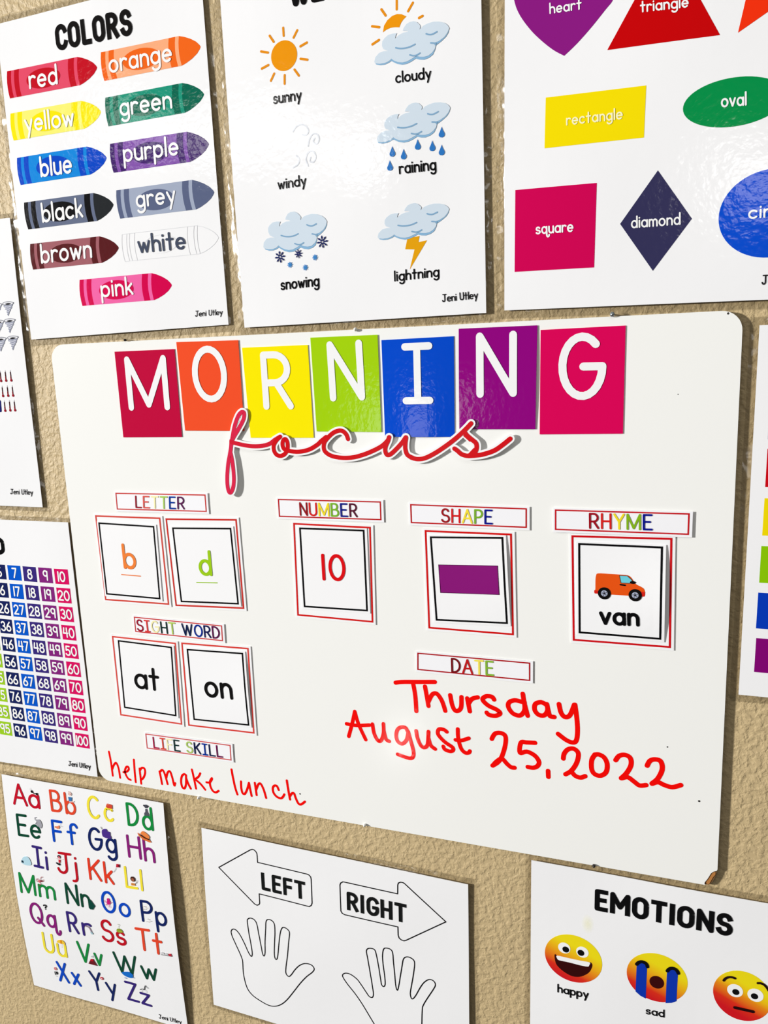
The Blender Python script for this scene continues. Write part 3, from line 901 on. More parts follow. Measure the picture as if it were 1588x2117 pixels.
# --- crayon poster
S = poster('crayon_poster', 'laminated poster titled COLORS with eleven labelled crayons, above the board at left',
           [(-9, 50), (414, -57), (471.6, 671), (64, 702)], 3, wob(.0006, -.0010, 0, 1))
K1 = lambda x, y: (x * .30227, y * .30227)
K2 = lambda x, y: (x * .30227, 340 + y * .30227)
put_text(S, 'title', 'COLORS', (117.9, 106.5), (275.5, 72.5), (112.0, 53.0), (22, 20, 20), bold=True, weight=.20, gap=.32)
CRAYONS = [
    ('red', (12.7, 148), (18.7, 204), (201, 139.6), (198, 14, 34), (230, 78, 106), K1(203, 612), K1(399, 578), K1(191, 470)),
    ('orange', (206.4, 108.8), (213.7, 168), (415, 96.7), (244, 104, 26), (252, 176, 130), K1(750, 505), K1(1182, 421), K1(736, 365)),
    ('yellow', (19.6, 235.2), (26.3, 291), (209, 231.2), (252, 234, 0), (250, 244, 120), K1(175, 907), K1(514, 864), K1(161, 770)),
    ('green', (215.5, 202.5), (222.2, 261.8), (422, 195), (0, 104, 80), (28, 150, 122), K1(825, 799), K1(1182, 744), K1(811, 660)),
    ('blue', (33.2, 327), (40.8, 382.9), (220.7, 326.5), (0, 72, 200), (14, 138, 224), K2(281, 90), K2(499, 60), K2(268, -55)),
    ('purple', (225.2, 297.7), (232.7, 357.6), (432.2, 297.7), (66, 32, 108), (132, 84, 172), K1(848, 1113), K1(1227, 1062), K1(836, 975)),
    ('black', (47.8, 419.2), (56.5, 474.8), (234.9, 423.1), (14, 14, 17), (104, 114, 140), K2(292, 401), K2(574, 363), K2(278, 262)),
    ('grey', (238.2, 393.8), (246.4, 452.4), (443.1, 397.4), (92, 102, 134), (164, 174, 196), K2(935, 299), K2(1207, 264), K2(923, 168)),
    ('brown', (60.5, 504.7), (66.5, 557.6), (245.7, 512.3), (90, 26, 30), (164, 98, 106), K2(284, 681), K2(634, 640), K2(273, 543)),
    ('white', (250.3, 485), (256.3, 541), (451.9, 491), (228, 229, 232), (249, 249, 250), K2(948, 609), K2(1274, 580), K2(935, 478)),
    ('pink', (162.6, 578.8), (168.4, 632.6), (355.5, 589.4), (216, 0, 78), (244, 104, 170), K2(695, 912), K2(917, 892), K2(683, 783)),
]
for nm, tl, bl, tip, dark, light, p0, p1, pt in CRAYONS:
    TL, BL, TP = S.P(*tl), S.P(*bl), S.P(*tip)
    ey = sub(TL, BL); ex = sub(TP, lerp(BL, TL, .5))
    def q(a, b): return add(BL, add(mul(ex, a), mul(ey, b)))
    def edge_(a): return [q(a - .014 * (1 - (2 * t - 1) ** 2) + .012, t) for t in (0, .2, .4, .6, .8, 1)]
    def band(a, b): return edge_(a) + edge_(b)[::-1]
    p = Part(S)
    tipc = [q(.79, 0), q(.85, .06), q(.91, .17), q(.96, .30), q(.99, .43), q(1.0, .5), q(.99, .57), q(.96, .70), q(.91, .83), q(.85, .94), q(.79, 1)]
    if nm == 'white':
        out = edge_(0)[::-1] + tipc
        p.stroke(out + [out[0]], .0004, dark, 0)
        for a in (.05, .08, .135, .69, .755, .79):
            p.stroke(edge_(a), .0004, dark, 0)
        c0 = q(.41, .5)
        p.stroke([add(c0, add(mul(ex, .17 * math.cos(t * .2618)), mul(ey, .33 * math.sin(t * .2618)))) for t in range(25)], .0003, (240, 240, 242), 0)
    else:
        for a, b, c in ((0, .048, dark), (.048, .082, light), (.082, .137, dark), (.137, .69, light), (.69, .755, dark), (.755, .79, light)):
            p.fill(band(a, b), c, 0)
        p.fill(edge_(.79) + tipc[1:-1][::-1], dark if nm != 'black' else (38, 41, 44), 0)
        c0 = q(.41, .5)
        p.fill([add(c0, add(mul(ex, .19 * math.cos(t * .1963)), mul(ey, .36 * math.sin(t * .1963)))) for t in range(32)], dark, 1)
    cr = p.build('%s_crayon_picture' % nm)
    put_text(S, 'color_word', nm, p0, p1, pt, WHITE if nm != 'white' else (72, 80, 100), cr, weight=.13, lay=3)
name_line(S, (403.5, 655), (460.5, 651), (403.5, 642.5))

# --- weather poster
S = poster('weather_poster', 'laminated weather poster with sun, clouds, rain, snow and lightning, above the middle of the board',
           [('m', -.3562, FOOT_Z + .3055), ('m', -.1425, FOOT_Z + .3062), (1005.6, 647), (505, 677.4)], 5, wob(.0010, -.0008, .0006, 2))
E3 = lambda x, y: (440 + x * .3778, y * .3778)
E4 = lambda x, y: (440 + x * .3778, 360 + y * .3778)
E3c = lambda t: px(S, crop(440, 0, .3778, t))
E4c = lambda t: px(S, crop(440, 360, .3778, t))
p = Part(S)
w0 = S.P(596.5, 17); w1 = (2 * -.2493 - w0[0], w0[1] + .0012)
p.text('WEATHER', w0, w1, add(w0, (0, .0235)), (16, 15, 16), bold=True, weight=.225); p.build('title')
OR = (240, 152, 12)
p = Part(S)
c0 = E3c('390,305')[0]; p.disc(c0, norm(sub(E3c('461,305')[0], E3c('319,305')[0])) / 2, OR, 0, norm(sub(E3c('390,221')[0], E3c('390,389')[0])) / 2, n=40)
sun = p.build('sun_picture')
p = Part(S)
for t in ('385,152 388,196', '462,166 442,206', '515,233 479,254', '518,327 480,322', '471,414 447,381', '393,459 393,411', '318,442 336,403', '268,376 304,356', '264,282 302,288', '311,196 333,229'):
    p.stroke(E3c(t), .0018, (234, 146, 22), 0)
p.build('sun_rays', sun)
CL = lambda t: px(S, crop(760, 0, .11335, t))
p = Part(S)
p.fill(CL('280,592 300,470 360,370 450,290 540,256 620,260 710,300 650,360 610,420 580,500 500,497 420,508 340,545'), OR, 0)
part_sun = p.build('half_sun_picture')
p = Part(S)
for t in ('532,-60 532,170', '825,52 740,204', '1003,292 938,328', '252,172 330,284', '82,480 213,497', '88,810 208,730'):
    p.stroke(CL(t), .0018, (234, 146, 22), 0)
p.build('sun_rays', part_sun)
CLOUD = [tuple(map(float, a.split(','))) for a in ('125,1130 150,1040 220,960 310,925 385,925 300,880 280,820 290,740 330,680 400,620 480,595 560,590 535,640 525,690 600,620 680,580 770,565 740,545 670,540 690,490 740,420 800,385 870,370 930,390 975,440 990,470 970,530 1040,460 1120,420 1220,390 1320,390 1410,415 1460,455 1490,510 1475,590 1430,670 1350,750 1250,830 1245,850 1235,900 1190,1000 1120,1060 1030,1098 950,1096 880,1075 800,1130 720,1172 630,1190 540,1172 470,1135 440,1115 380,1155 310,1185 230,1196 160,1182').split()]
TOPC = CLOUD[:34]
LOWC = [tuple(map(float, a.split(','))) for a in '1488,530 1455,605 1400,680 1300,755 1210,785 1243,850 1225,900 1180,965 1110,1022 1030,1045 950,1042 900,1022 800,1085 720,1130 640,1147 560,1140 490,1112 440,1072 430,1090 380,1128 310,1158 220,1170 140,1160'.split()]
MARKS = ['530,866 600,880 680,878 780,855 880,806', '1085,612 1130,628 1190,625 1275,580', '780,1006 840,1022 900,1012 962,975', '1160,785 1210,790 1250,800']


def cloud(left, right, bottom):
    a0, a1, a2 = (125, 1130), (1490, 510), (630, 1188)
    L, Rr, B = S.P(*left), S.P(*right), S.P(*bottom)
    e1, e2 = sub(a1, a0), sub(a2, a0); det = e1[0] * e2[1] - e1[1] * e2[0]
    def mp(t):
        d = sub(t, a0); i = (d[0] * e2[1] - d[1] * e2[0]) / det; j = (e1[0] * d[1] - e1[1] * d[0]) / det
        return add(L, add(mul(sub(Rr, L), i), mul(sub(B, L), j)))
    p = Part(S)
    p.fill([mp(t) for t in CLOUD], (140, 184, 218), 1)
    p.fill([mp(t) for t in TOPC + LOWC], (212, 226, 238), 2)
    for t in MARKS:
        p.stroke(smooth([mp(tuple(map(float, a.split(',')))) for a in t.split()]), .0011, (132, 172, 204), 3)
    return p.build('cloud_picture')


cloud((774.2, 128.1), (928.9, 57.8), (831.4, 133.8))
cl = cloud((778.9, 290.9), (931.1, 222.9), (834.8, 294.7))
for t in ('1253,722', '1122,790', '1202,797', '1253,820', '983,828', '1045,843', '970,905'):
    c0 = E3c(t)[0]; p = Part(S)
    p.fill([add(c0, (x * .0024, y * .0036)) for x, y in [(0, 1.05), (.25, .55), (.6, .05), (.95, -.35), (.95, -.7), (.6, -1), (0, -1.1), (-.6, -1), (-.95, -.7), (-.95, -.35), (-.6, .05), (-.25, .55)]], (46, 120, 196), 2)
    p.build('raindrop', cl)
cl = cloud((781.2, 490.3), (928.9, 431.8), (836.7, 495.3))
p = Part(S); p.fill(E4c('1065,352 1132,338 1126,372 1173,362 1078,522 1104,412 1053,411'), (232, 164, 14), 0); p.build('lightning_bolt', cl)
cl = cloud((545, 510.6), (676, 457.2), (597.5, 521.2))
for cx, cy, r, big in ((1308, 695, .0046, 1), (440, 1005, .0044, 1), (818, 940, .0032, 1), (645, 1165, .0020, 0), (958, 1222, .0020, 0), (1158, 1015, .0020, 0)):
    c0 = px(S, crop(535, 430, .10076, '%d,%d' % (cx, cy)))[0]; p = Part(S)
    colr = (20, 32, 96) if big else (66, 138, 206)
    for a in range(8):
        dx, dz = math.cos(a * math.pi / 4 + .1), math.sin(a * math.pi / 4 + .1)
        p.stroke([add(c0, (dx * r * .28, dz * r * .28)), add(c0, (dx * r, dz * r))], .0008, colr, 3)
        if big and r > .004:
            p.disc(add(c0, (dx * r * .78, dz * r * .78)), .0008, colr, 3, n=6)
    p.stroke(AR(c0[0], c0[1], r * .28, r * .28, 0, 360, 10), .0006, colr, 3)
    p.build('snowflake', cl)
p = Part(S)
for t in ('440,720 455,695 485,682 512,692 524,716 512,738 492,738', '522,800 530,760 550,732 574,738 582,764 568,788 550,776 558,756', '522,908 510,868 526,832 552,830 564,858 552,886 532,882 536,860', '440,918 466,900 474,872 458,852'):
    p.stroke(smooth(E3c(t)), .0011, (222, 226, 233), 0)
p.build('wind_swirls', label='very pale grey swirls')
for txt, a, b, c in (('sunny', (565, 216), (624, 207.5), (563.9, 190.5)), ('cloudy', (817.8, 172.8), (892, 162.8), (816.5, 148)), ('windy', (574.9, 392.5), (634, 383.8), (573.2, 368.8)),
                     ('raining', (825.4, 360.8), (902.5, 352), (823.5, 334.2)), ('snowing', (580.5, 600.5), (660.8, 591.6), (579.2, 575.5)), ('lightning', (815.2, 582.4), (908.6, 572), (814.4, 559.4))):
    put_text(S, 'weather_word', txt, a, b, c, BLACK, weight=.135)
name_line(S, (914.2, 625), (988.5, 617.5), (913.2, 608.4))

# --- shapes poster
S = poster('shapes_poster', 'laminated shapes poster with heart, triangle, rectangle, square and diamond, at the top right',
           [('m', -.1245, FOOT_Z + .3085), ('m', .0915, FOOT_Z + .3085), ('m', .0915, FOOT_Z + .0285), (1042.6, 641.8)], 8, wob(.0012, -.0010, .0006, 3))
G5 = lambda t: px(S, crop(1000, 0, .3703, t))
G6 = lambda t: px(S, crop(1000, 340, .3703, t))
g5 = lambda x, y: (1000 + x * .3703, y * .3703)
g6 = lambda x, y: (1000 + x * .3703, 340 + y * .3703)
CX = -.0165


def shape(name, pts, rgb):
    p = Part(S); p.fill(pts, rgb, 0); return p.build(name)


h_ = shape('heart_picture', smooth(G5('450,312 390,280 320,225 260,165 205,90 175,20 165,-60 190,-130 250,-170 330,-165 400,-125'), False, 4) + smooth(G5('440,-90 500,-150 580,-190 660,-190 725,-150 745,-80 722,0 680,55 600,155 520,245 450,312'), False, 4)[:-1], (140, 24, 130))
put_text(S, 'shape_word', 'heart', g5(368, 80), g5(548, 54), g5(366, 16), WHITE, h_, weight=.14)
t_ = shape('triangle_picture', G5('690,280 1320,196 1026,-336'), (200, 0, 4))
put_text(S, 'shape_word', 'triangle', g5(874, 72), g5(1145, 42), g5(872, 4), WHITE, t_, weight=.14)
tp = G5('1420,183')[0]; R1 = .040; ctr = (tp[0] + .588 * R1, tp[1] + .809 * R1)
st = shape('star_picture', [(ctr[0] + (R1 if k % 2 == 0 else R1 * .48) * math.cos(math.radians(90 + 36 * k)), ctr[1] + (R1 if k % 2 == 0 else R1 * .48) * math.sin(math.radians(90 + 36 * k))) for k in range(10)], (248, 50, 10))
rq = G5('347,545 908,477 895,768 340,828')
r1 = shape('rectangle_picture', rq, (250, 226, 0))
put_text(S, 'shape_word', 'rectangle', g5(461, 702), g5(777, 666), g5(460, 636), (255, 250, 200), r1, weight=.13)
rc = mul(add(rq[0], rq[2]), .5)
ol, ot, ob_ = G5('1113,600')[0], G5('1470,425')[0], G5('1330,712')[0]
oc = (2 * CX - rc[0], (ot[1] + ob_[1]) / 2)
p = Part(S); p.disc(oc, oc[0] - ol[0], (0, 144, 72), 0, (ot[1] - ob_[1]) / 2 + .0003, n=56); o1 = p.build('oval_picture')
put_text(S, 'shape_word', 'oval', g5(1325, 602), g5(1469, 590), g5(1324, 522), WHITE, o1, weight=.13)
sq = G6('177,143 632,103 617,575 173,600')
s1 = shape('square_picture', sq, (210, 0, 84))
put_text(S, 'shape_word', 'square', g6(290, 392), g6(502, 377), g6(289, 325), WHITE, s1, weight=.14)
d1 = shape('diamond_picture', G6('973,33 1163,303 945,594 762,332'), (52, 50, 88))
put_text(S, 'shape_word', 'diamond', g6(823, 358), g6(1100, 337), g6(822, 288), WHITE, d1, weight=.13)
sc = mul(add(sq[0], sq[2]), .5); cl_ = G6('1312,295')[0]; cb = G6('1530,524')[0]
cc = (2 * CX - sc[0] - .001, cl_[1] - .0005)
p = Part(S); p.disc(cc, cc[0] - cl_[0], (0, 76, 208), 0, cc[1] - cb[1], n=56); c1 = p.build('circle_picture')
p = Part(S); wa = S.P(*g6(1476, 307)); p.text('circle', wa, (wa[0] + .031, wa[1] + .0002), (wa[0] - .0002, wa[1] + .0092), WHITE, weight=.14); p.build('shape_word', c1)
p = Part(S); wa = S.P(1574, 589); p.text('Jeni Utley', wa, (wa[0] + .0295, wa[1]), (wa[0], wa[1] + .0066), (20, 20, 22), weight=.13, gap=.2); p.build('printed_name')

# --- picture-count poster at the left edge
S = poster('weather_picture_poster', 'white poster with rows of small grey tornadoes and red thermometers, cut off at left edge',
           [('m', -.813, FOOT_Z + .143), (19.2, 450), (87.3, 1049), ('m', -.815, FOOT_Z - .135)], 11, wob(.0008, -.0006, 0, 4), .0045)
Q7 = lambda t: px(S, crop(0, 600, .2267, t))
for x, y in ((75, 128), (90, 283), (118, 440), (-30, 142), (-12, 296), (8, 452)):
    p = Part(S)
    f = lambda t: Q7(' '.join('%f,%f' % (x + float(a.split(',')[0]), y + float(a.split(',')[1])) for a in t.split()))
    p.fill(smooth(f('-52,-8 -30,-22 10,-26 45,-20 53,-10 30,8 -10,12 -42,6'), True, 3), (108, 112, 124), 0)
    p.fill(smooth(f('-45,-7 -28,-17 10,-20 40,-16 45,-9 26,3 -8,6 -38,2'), True, 3), (238, 238, 242), 1)
    p.fill(f('-44,10 44,2 34,22 36,32 22,48 24,56 12,72 10,84 2,108 -8,92 -2,80 -16,72 -8,58 -30,46 -20,34 -38,26'), (154, 158, 176), 1)
    p.fill(smooth(f('-26,-3 0,-11 28,-6 10,4 -14,5'), True, 3), (22, 22, 28), 2)
    for t in ('-30,22 0,26 28,18', '-18,42 4,46 22,38', '-8,64 4,66 14,58'):
        p.stroke(f(t), .0009, (206, 208, 220), 2)
    p.build('tornado_picture')
for x, y in ((2, 745), (48, 742), (95, 740), (-26, 885), (20, 882), (67, 880), (112, 878), (40, 1016), (86, 1013), (130, 1012)):
    p = Part(S)
    f = lambda t: Q7(' '.join('%f,%f' % (x + float(a.split(',')[0]), y + float(a.split(',')[1])) for a in t.split()))
    p.stroke(f('-1,-8 1,10'), .0009, (206, 206, 210), 0)
    p.stroke(f('0,8 6,60'), .0011, (60, 14, 22), 1)
    p.stroke(f('4,50 8,82'), .0013, (130, 16, 30), 1)
    p.disc(f('9,82')[0], .0013, (156, 16, 36), 2, n=12)
    p.build('thermometer_picture')
p = Part(S); p.stroke(Q7('-3,1015 4,1098'), .0032, (24, 30, 110), 1); p.build('blue_picture')
name_line(S, (21.5, 1021.8), (68.5, 1023.2), (21.2, 1010.4))

# --- number chart
S = poster('number_chart', 'white number chart with rainbow columns of numbered squares up to 100, left of the board',
           [('m', -.783, FOOT_Z - .1505), (140.2, 1080), (201.6, 1606.4), ('m', -.786, FOOT_Z - .430)], 13, wob(.0006, -.0006, 0, 5), .004)
NC = lambda x, y: (x * .2646, 1060 + y * .2646)
c7, c10, c97, c100 = [S.P(*NC(*t)) for t in ((114, 470), (481, 499), (277, 1722), (644, 1781))]
COLC = {1: (200, 14, 50), 2: (222, 40, 30), 3: (244, 120, 40), 4: (250, 222, 20), 5: (160, 210, 36), 6: (22, 34, 92), 7: (0, 88, 206), 8: (58, 42, 124), 9: (134, 36, 126), 10: (222, 14, 98)}
pw = norm(sub(c10, c7)) / 3; phh = norm(sub(c97, c7)) / 9
for r in range(10):
    for c in range(1, 11):
        n = r * 10 + c
        cc_ = lerp(lerp(c7, c10, (c - 7) / 3), lerp(c97, c100, (c - 7) / 3), r / 9)
        hw, hh = pw * .425, phh * .40
        p = Part(S)
        p.fill([add(cc_, t) for t in ((-hw, hh), (hw, hh), (hw, -hh), (-hw, -hh))], COLC[c], 0)
        sqr = p.build('number_square')
        p = Part(S); s_ = str(n)
        nat = sum(GLYPH[ch][0] for ch in s_) + .22 * (len(s_) - 1)
        H_ = hh * 1.42; Wd = min(hw * 1.75, (nat + .16) * H_ * .86)
        if n == 100:
            Wd = hw * 1.8
        b0 = add(cc_, (-Wd / 2, -H_ * .5))
        p.text(s_, b0, add(b0, (Wd, 0)), add(b0, (0, H_)), WHITE, weight=.15, gap=.22)
        p.build('numeral', sqr)
p = Part(S)
b0 = S.P(-24, 1146.5); b1 = S.P(11.5, 1148); tpp = S.P(-29, 1108)
p.text('O', b0, b1, tpp, BLACK, bold=True, weight=.22); p.build('title')
name_line(S, (141.6, 1583.2), (187.8, 1589.8), (141.2, 1572.2))

# --- swatch poster at the right edge
S = poster('color_swatch_poster', 'white poster with a column of coloured squares, cut off by the right edge',
           [(1570.5, 672.5), ('m', .268, FOOT_Z + .012), ('m', .266, FOOT_Z - .262), (1527, 1436)], 17, None, .006)
xe = .062
for nm, a, b, rgb in (('violet', (1588.5, 885), (1587.6, 908), (90, 60, 130)), ('red', (1587, 927.6), (1582, 1007), (206, 4, 20)), ('yellow', (1580.8, 1030), (1575.8, 1107), (246, 222, 0)),
                      ('green', (1574.2, 1128.7), (1569.7, 1204.6), (140, 200, 0)), ('blue', (1567.8, 1225), (1563, 1299), (0, 56, 186)), ('purple', (1563.6, 1319), (1559, 1389), (132, 0, 116))):
    A_, B_ = S.P(*a), S.P(*b)
    p = Part(S); p.fill([A_, (A_[0] + .05, A_[1]), (B_[0] + .05, B_[1]), B_], rgb, 0); p.build('%s_swatch' % nm)

# --- alphabet poster
S = poster('alphabet_poster', 'laminated alphabet poster with rainbow letters and tiny pictures, bottom left below the number chart',
           [(3, 1600.6), (338, 1660), (389.5, 2130), (70.5, 2036.5)], 19,
           lambda u, v: .0046 * math.sin(math.pi * min(1, max(0, v))) * (1 - .25 * u) + .0003 * math.sin(8 * u), .0034)
a1 = (0, 1600, .12594); a2 = (160, 1620, .12594); a3 = (20, 1720, .11335); a4 = (180, 1760, .11965); a5 = (40, 1840, .10705); a6 = (80, 1940, .18262)
crm, orr, yl2, grn, dg2, bl2, nv2, id2, pu2, rd2 = (200, 12, 40), (232, 72, 42), (248, 230, 60), (18, 140, 62), (8, 70, 48), (4, 72, 196), (16, 34, 96), (54, 36, 120), (138, 28, 120), (196, 12, 32)
LET = [
    (a1, (-45, -367), crm, 'A 222,502 462,538|a 480,552 668,580'),
    (a1, (-45, -367), orr, 'B 845,614 1032,640|b 1083,658 1262,684'),
    (a2, (-42, -388), yl2, 'C 180,567 392,597|c 446,618 612,640'),
    (a2, (-42, -392), grn, 'D 830,692 1027,718|d 1076,755 1260,780'),
    (a1, (-42, -372), dg2, 'E 300,1014 482,1042|e 510,1052 688,1078'),
    (a1, (-42, -372), bl2, 'F 875,1112 1060,1142|f 1118,1158 1285,1184'),
    (a2, (-42, -388), nv2, 'G 200,1086 436,1118|g 478,1132 662,1158'),
    (a2, (-42, -385), pu2, 'H 838,1212 1062,1252|h 1104,1274 1288,1310'),
    (a3, (-45, -400), id2, 'I 442,632 630,674|i 670,692 714,702'),
    (a3, (-45, -400), rd2, 'J 880,748 1165,790|j 1150,792 1256,806'),
    (a4, (-45, -385), (234, 60, 34), 'K 45,490 266,528|k 313,548 480,582'),
    (a4, (-40, -382), yl2, 'L 672,628 890,662|l 935,686 972,690'),
    (a3, (-48, -385), grn, 'M 202,1106 494,1172|m 542,1184 852,1252'),
    (a3, (-50, -395), dg2, 'N 1045,1308 1276,1354|n 1313,1368 1490,1402'),
    (a4, (-55, -385), bl2, 'O 275,1046 524,1092|o 568,1122 772,1152'),
    (a4, (-48, -385), nv2, 'P 953,1214 1166,1246|p 1196,1272 1396,1312'),
    (a5, (-62, -415), pu2, 'Q 232,622 500,690|q 545,716 742,748'),
    (a5, (-68, -410), id2, 'R 962,806 1168,858|r 1236,878 1428,908'),
    (a4, (-55, -390), rd2, 'S 262,1545 484,1588|s 516,1608 694,1642'),
    (a4, (-48, -395), orr, 'T 866,1700 1132,1742|t 1150,1765 1330,1802'),
    (a5, (-65, -400), yl2, 'U 488,1196 700,1248|u 748,1274 940,1312'),
    (a5, (-60, -400), grn, 'V 1152,1372 1412,1436'),
    (a6, (-35, -225), grn, 'v 640,300 742,322'),
    (a6, (-40, -235), dg2, 'W 872,376 1138,436|w 1172,450 1362,492'),
    (a6, (-42, -232), bl2, 'X 232,482 358,514|x 388,522 490,548'),
    (a6, (-48, -222), nv2, 'Y 606,578 742,608|y 778,630 902,658'),
    (a6, (-42, -220), id2, 'Z 1006,692 1148,732|z 1166,740 1288,778'),
]
for cr_, up, rgb, spec in LET:
    p = Part(S)
    for it in spec.split('|'):
        ch, t0, t1 = it.split()
        x0, y0 = map(float, t0.split(',')); x1, y1 = map(float, t1.split(','))
        k = cr_[2]
        P0 = S.P(cr_[0] + x0 * k, cr_[1] + y0 * k); P1 = S.P(cr_[0] + x1 * k, cr_[1] + y1 * k); PT = S.P(cr_[0] + (x0 + up[0]) * k, cr_[1] + (y0 + up[1]) * k)
        p.text(ch, P0, P1, PT, rgb, weight=.115)
        nm = ch
    p.build('letter_pair')


def pic(name, items):
    p = Part(S)
    for kind, cr_, t, *a in items:
        pts = px(S, crop(*cr_, t))
        if kind == 'f':
            p.fill(smooth(pts, True, 3) if len(a) > 2 else pts, a[0], a[1])
        elif kind == 's':
            p.stroke(smooth(pts), a[2], a[0], a[1])
        else:
            p.disc(pts[0], a[2], a[0], a[1], a[3] if len(a) > 3 else None, n=14)
    p.build(name)


BK = (14, 14, 16)
pic('ant_picture', [('d', a1, '525,285', BK, 4, .0015), ('d', a1, '607,325', BK, 4, .0017, .0014), ('s', a1, '525,285 560,315 607,325', BK, 4, .0009), ('s', a1, '508,265 490,240', (180, 180, 180), 4, .0003), ('s', a1, '515,258 500,228', (180, 180, 180), 4, .0003)])
pic('baby_picture', [('d', a1, '1152,325', (240, 200, 190), 4, .0022, .0021), ('d', a1, '1135,325', (110, 70, 70), 5, .0004), ('d', a1, '1165,330', (110, 70, 70), 5, .0004), ('s', a1, '1130,295 1140,280', (200, 120, 90), 5, .0006), ('f', a1, '1122,372 1185,382 1182,445 1140,452', (60, 120, 180), 4), ('s', a1, '1150,455 1215,452', (240, 200, 190), 4, .0012)])
pic('crab_picture', [('f', a2, '470,370 490,322 575,348 580,412 500,398', (216, 74, 54), 4), ('s', a2, '480,350 530,335', (240, 150, 120), 5, .0006), ('d', a2, '482,418', (90, 60, 20), 5, .0005), ('d', a2, '525,426', (120, 50, 20), 5, .0005), ('d', a2, '566,442', (120, 50, 20), 5, .0005)])
pic('dog_picture', [('d', a2, '1128,370', (74, 76, 86), 4, .0021, .0020), ('d', a2, '1098,355', (50, 52, 60), 5, .0010), ('d', a2, '1155,368', (50, 52, 60), 5, .0010), ('f', a2, '1118,410 1145,412 1158,470 1178,505 1178,530 1105,520 1100,480 1120,460', (84, 86, 96), 4)])
pic('elephant_picture', [('f', a1, '610,745 660,755 690,815 695,850 680,890 660,880 640,860 610,850 600,800', (166, 166, 174), 4, 1), ('s', a1, '610,765 580,745 575,715 595,710', (166, 166, 174), 4, .0009), ('s', a1, '610,795 592,812', (140, 140, 148), 5, .0012)])
pic('fish_picture', [('f', a1, '905,850 935,862 970,840 985,868 975,895 945,898 930,885 905,880', (240, 138, 96), 4), ('d', a1, '995,832', (150, 170, 190), 4, .0005), ('d', a1, '1020,860', (70, 90, 120), 4, .0004)])
pic('grapes_picture', [('f', a2, '408,760 470,738 500,780 540,795 545,845 562,880 545,905 500,895 450,880 415,850', (76, 48, 140), 4, 1), ('s', a2, '388,708 408,742', (60, 66, 60), 4, .0007)])
pic('hat_picture', [('f', a2, '985,798 1030,830 1180,905 1222,965 1190,962 1080,915 1010,850', (226, 116, 56), 4), ('f', a2, '1035,815 1068,772 1110,790 1165,835 1190,870 1182,912', (240, 136, 70), 5), ('s', a2, '1035,832 1105,880 1180,912', (60, 26, 20), 6, .0012)])
pic('igloo_picture', [('f', a3, '215,548 235,480 265,445 320,445 365,485 400,575 375,605 300,600', (186, 222, 236), 4, 1), ('f', a3, '225,508 255,518 265,558 222,545', (16, 40, 56), 5)])
pic('jumping_child_picture', [('d', a3, '903,448', (30, 24, 28), 4, .0021), ('d', a3, '908,460', (226, 116, 130), 5, .0015), ('f', a3, '895,498 930,505 928,560 900,555', (216, 30, 50), 4), ('s', a3, '912,575 915,595 860,560', (16, 16, 22), 4, .0017), ('s', a3, '850,470 890,495 975,495', (240, 216, 206), 4, .0006)])
pic('kite_picture', [('f', a4, '510,212 568,222 568,275 505,272', (196, 32, 56), 4), ('f', a4, '540,242 568,222 568,275', (80, 14, 30), 5), ('s', a4, '505,280 490,320 460,355', (120, 120, 130), 4, .0004)])
pic('lion_picture', [('d', a4, '795,475', (70, 36, 28), 4, .0032, .0030), ('d', a4, '795,485', (160, 96, 70), 5, .0020), ('f', a4, '765,540 830,552 842,590 770,582', (216, 136, 60), 4), ('s', a4, '842,552 865,530 868,500', (60, 40, 30), 4, .0005)])
pic('monkey_picture', [('d', a3, '545,895', (222, 104, 110), 4, .0017), ('d', a3, '585,890', (120, 26, 40), 4, .0012), ('s', a3, '520,905 490,880 500,850 530,858', (160, 50, 60), 4, .0006), ('s', a3, '560,865 580,820 605,818', (160, 50, 60), 4, .0006), ('s', a3, '595,900 620,890 615,860', (160, 50, 60), 4, .0006), ('s', a3, '575,925 560,965 540,972', (140, 40, 52), 4, .0007)])
pic('brush_picture', [('f', a5, '1350,170 1385,190 1470,305 1440,350 1432,375 1370,365 1358,300', (8, 70, 58), 4)])
pic('octopus_picture', [('d', a4, '370,835', (206, 26, 126), 4, .0019, .0022), ('f', a4, '345,850 405,850 400,915 355,915', (206, 26, 126), 4), ('s', a4, '350,880 315,865 308,840', (206, 26, 126), 4, .0006), ('s', a4, '355,900 330,910 340,930', (206, 26, 126), 4, .0006), ('s', a4, '370,915 375,960', (220, 90, 160), 4, .0005), ('s', a4, '390,910 408,970', (220, 90, 160), 4, .0005), ('s', a4, '400,895 432,880', (206, 26, 126), 4, .0006)])
pic('polka_dots', [('d', a4, t, c, 4, .0005) for t, c in (('985,950', (220, 190, 150)), ('1015,955', (160, 150, 150)), ('1040,975', (210, 180, 150)), ('1020,995', (160, 150, 140)), ('985,995', (220, 200, 170)), ('1050,1165', (200, 200, 190)), ('1080,1178', (110, 100, 90)), ('1110,1205', (90, 90, 90)), ('1075,1215', (150, 140, 130)), ('1035,1210', (200, 190, 180)))])
pic('rainbow_picture', [('s', a5, '1290,690 1345,715 1385,775 1400,830', (150, 130, 150), 4, .0014), ('s', a5, '1395,815 1412,835', (170, 206, 216), 5, .0022)])
pic('snake_picture', [('f', a4, '515,1370 530,1330 590,1345 625,1395 560,1400', (140, 160, 40), 4, 1), ('s', a4, '520,1365 560,1372 610,1385', (196, 200, 70), 5, .0007), ('s', a4, '545,1330 548,1300 560,1265 525,1252', (190, 196, 180), 4, .0005)])
